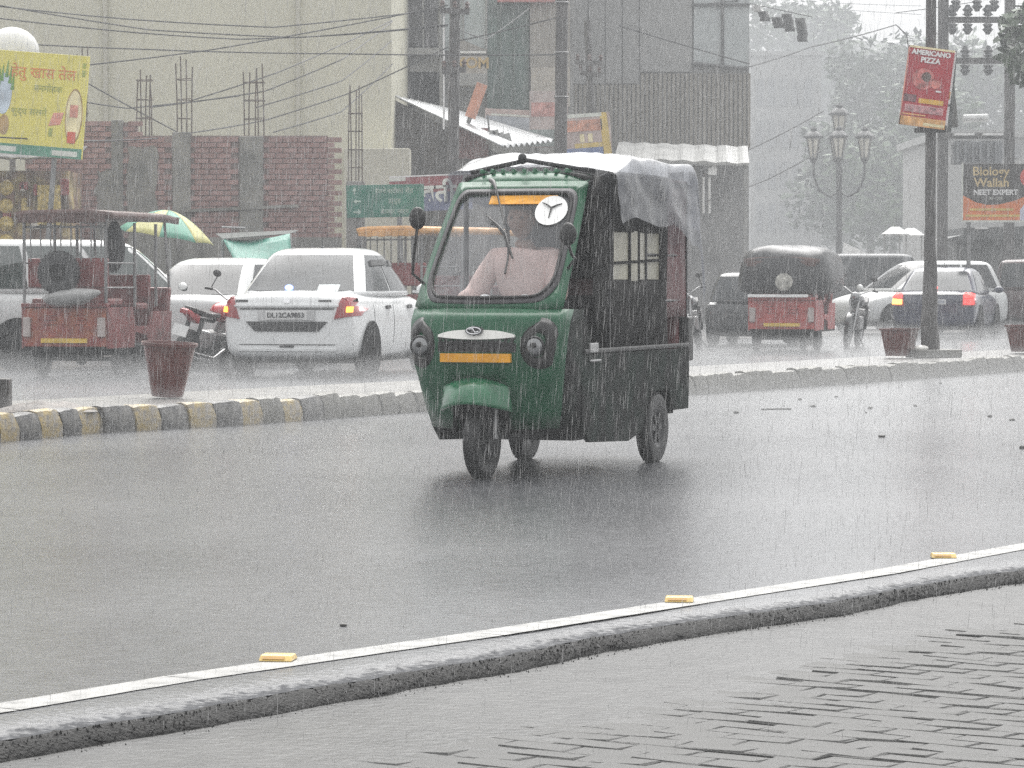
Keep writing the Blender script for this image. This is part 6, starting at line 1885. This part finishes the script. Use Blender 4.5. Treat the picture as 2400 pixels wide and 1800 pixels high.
tree('bushy tree crowding the street corner past the ornate lamp post', 2150, 180, 11.0, 4.4, 4.6, 5200, .30, 1, seed=11)
tree('thin tree standing left of the ornate lamp post far down the street', 1850, 260, 14.5, 6.0, 6.2, 5200, .40, 0, seed=12)
tree('near dark green tree whose outer twigs hang past the twin-pole structure', 2560, 62, 8.4, 1.75, 2.4, 2600, .16, 0, seed=14)
# people-high white things far down the street: parked umbrellas under the trees
for (px, py, lab) in ((2098, 540, 'small white awning sheet over a stall under the bushy tree'), (2134, 543, 'small white awning sheet with a grey post beside the other stall under the tree')):
    st_ = thing('market_stall', lab, 'stall', (at(px, 655, 105).x, 105, 0)); a = at(px, py, 105)
    m = MB(); m.loft([[(-.42, -.4, a.z - .12), (.42, -.4, a.z - .12), (.42, .4, a.z - .12), (-.42, .4, a.z - .12)], [(-.12, -.1, a.z + .12), (.12, -.1, a.z + .12), (.12, .1, a.z + .12), (-.12, .1, a.z + .12)]]); m.build('roof_sheet', WHITEV, st_)
    for sx in (-1, 1):
        m = MB(); m.tube([(sx * .36, 0, 0), (sx * .36, 0, a.z - .1)], .03, 5); m.build('post', GW, st_)
    m = MB(); m.box((0, 0, .5), (.8, .5, 1.0)); m.build('counter', GW, st_, bevel=.02)
# ================================================================ RAIN, SPLASHES, HAZE
rs = np.random.default_rng(5)
RAINM = bpy.data.materials.new('rain_drop'); RAINM.use_nodes = True
_n = RAINM.node_tree; _n.nodes.clear()
_o = _n.nodes.new('ShaderNodeOutputMaterial'); _g = _n.nodes.new('ShaderNodeBsdfTranslucent'); _d1 = _n.nodes.new('ShaderNodeBsdfDiffuse')
_g.inputs['Color'].default_value = (.55, .55, .55, 1); _d1.inputs['Color'].default_value = (.55, .55, .55, 1)
_m1 = _n.nodes.new('ShaderNodeMixShader')
_n.links.new(_g.outputs[0], _m1.inputs[1]); _n.links.new(_d1.outputs[0], _m1.inputs[2]); _n.links.new(_m1.outputs[0], _o.inputs['Surface'])
def rain(N, y0, y1, wid, l0, l1):
    Y = y0 + (y1 - y0) * rs.random(N) ** .75
    X = (rs.random(N) - .5) * 2 * (Y * 1200 / F * 1.45 + .3)
    ztop = H + Y * 655 / F * 1.15 + .2
    Z = rs.random(N) * ztop
    Ln = l0 + (l1 - l0) * rs.random(N)
    w = wid * (.6 + .8 * rs.random(N))
    lean = .06 + .03 * rs.standard_normal(N)
    lean2 = .03 * rs.standard_normal(N)
    V = np.zeros((N, 5, 3)); 
    for k in range(3):
        a = 2 * math.pi * k / 3 + .5
        V[:, k, 0] = X + w * math.cos(a); V[:, k, 1] = Y + w * math.sin(a); V[:, k, 2] = Z + Ln * .35
    V[:, 3, 0] = X - lean * Ln * .35; V[:, 3, 1] = Y; V[:, 3, 2] = Z
    V[:, 4, 0] = X + lean * Ln * .65; V[:, 4, 1] = Y + lean2 * Ln; V[:, 4, 2] = Z + Ln
    Fa = np.array([[0, 1, 3], [1, 2, 3], [2, 0, 3], [1, 0, 4], [2, 1, 4], [0, 2, 4]])
    idx = (np.arange(N)[:, None, None] * 5 + Fa[None]).reshape(-1, 3)
    return V.reshape(-1, 3), idx
def big_mesh(name, V, T, mat, parent=None):
    me = bpy.data.meshes.new(name)
    me.vertices.add(len(V)); me.vertices.foreach_set('co', V.astype(np.float32).ravel())
    me.loops.add(len(T) * 3); me.loops.foreach_set('vertex_index', T.astype(np.int32).ravel())
    me.polygons.add(len(T)); me.polygons.foreach_set('loop_start', np.arange(0, len(T) * 3, 3, dtype=np.int32)); me.polygons.foreach_set('loop_total', np.full(len(T), 3, dtype=np.int32))
    me.update(calc_edges=True); me.validate(); me.materials.append(mat)
    return link_mesh(name, me, parent)
V1, T1 = rain(23000, 7.0, 21.0, .00045, .04, .11)
V2, T2 = rain(23000, 20.0, 60.0, .0008, .08, .2)
tag(big_mesh('rain', np.vstack([V1, V2]), np.vstack([T1, T2 + len(V1)]), RAINM), 'slanting streaks of heavy rain falling over the street', 'rain', kind='stuff')
# splash crowns bouncing off road and kerb
def splash(N, y0, y1, hmax, z0=0.0):
    Y = y0 + (y1 - y0) * rs.random(N)
    X = (rs.random(N) - .5) * 2 * (Y * 1200 / F * 1.15 + .2)
    h = hmax * rs.random(N) ** 2.2 + .008
    w = (.0005 + .0007 * rs.random(N)) * np.clip(Y / 18, .5, 2)
    base = np.full(N, z0) + rs.random(N) ** 2.5 * hmax
    V = np.zeros((N, 4, 3))
    for k in range(3):
        a = 2 * math.pi * k / 3
        V[:, k, 0] = X + w * math.cos(a); V[:, k, 1] = Y + w * math.sin(a); V[:, k, 2] = base
    V[:, 3, 0] = X + .3 * h * rs.standard_normal(N); V[:, 3, 1] = Y; V[:, 3, 2] = base + np.minimum(h, .03)
    Fa = np.array([[0, 1, 3], [1, 2, 3], [2, 0, 3]])
    return V.reshape(-1, 3), (np.arange(N)[:, None, None] * 4 + Fa[None]).reshape(-1, 3)
S1, Q1 = splash(26000, 8.6, 25, .014, .001); S2, Q2 = splash(60000, 22, 75, .22, .01)
tag(big_mesh('rain_splash', np.vstack([S1, S2]), np.vstack([Q1, Q2 + len(S1)]), RAINM), 'fine spray of rain splashing up from the road', 'spray', kind='stuff')

hz = MB(); hz.box((0, 190, 11.9), (260, 430, 26.2))      # bottom at -1.2 m
ho = hz.build('haze', None)
hm = bpy.data.materials.new('haze_air'); hm.use_nodes = True
hn = hm.node_tree; hn.nodes.clear()
hout = hn.nodes.new('ShaderNodeOutputMaterial'); pv = hn.nodes.new('ShaderNodeVolumePrincipled')
pv.inputs['Color'].default_value = (.66, .68, .70, 1); pv.inputs['Density'].default_value = .0040; pv.inputs['Anisotropy'].default_value = .1
hn.links.new(pv.outputs[0], hout.inputs['Volume'])
ho.data.materials.clear(); ho.data.materials.append(hm)
tag(ho, 'grey rain haze filling the street', 'haze', kind='stuff')

# spray beaten up from the road, thickest close to the ground
def slab(y0, y1, z1, dens):
    m = MB(); xw = 60
    m.box((20, (y0 + y1) / 2, z1 / 2 + .0015), (2 * xw, y1 - y0, z1 - .003))
    o = m.build('spray_mist', None)
    mt = bpy.data.materials.new('spray_air'); mt.use_nodes = True
    n = mt.node_tree; n.nodes.clear()
    a = n.nodes.new('ShaderNodeOutputMaterial'); b = n.nodes.new('ShaderNodeVolumePrincipled')
    b.inputs['Color'].default_value = (.95, .96, .97, 1); b.inputs['Density'].default_value = dens; b.inputs['Anisotropy'].default_value = .1
    n.links.new(b.outputs[0], a.inputs['Volume'])
    o.data.materials.clear(); o.data.materials.append(mt)
    return o
tag(slab(24.0, 130.0, .30, .042), 'white spray of bouncing rain hanging low over the road', 'spray', kind='stuff')
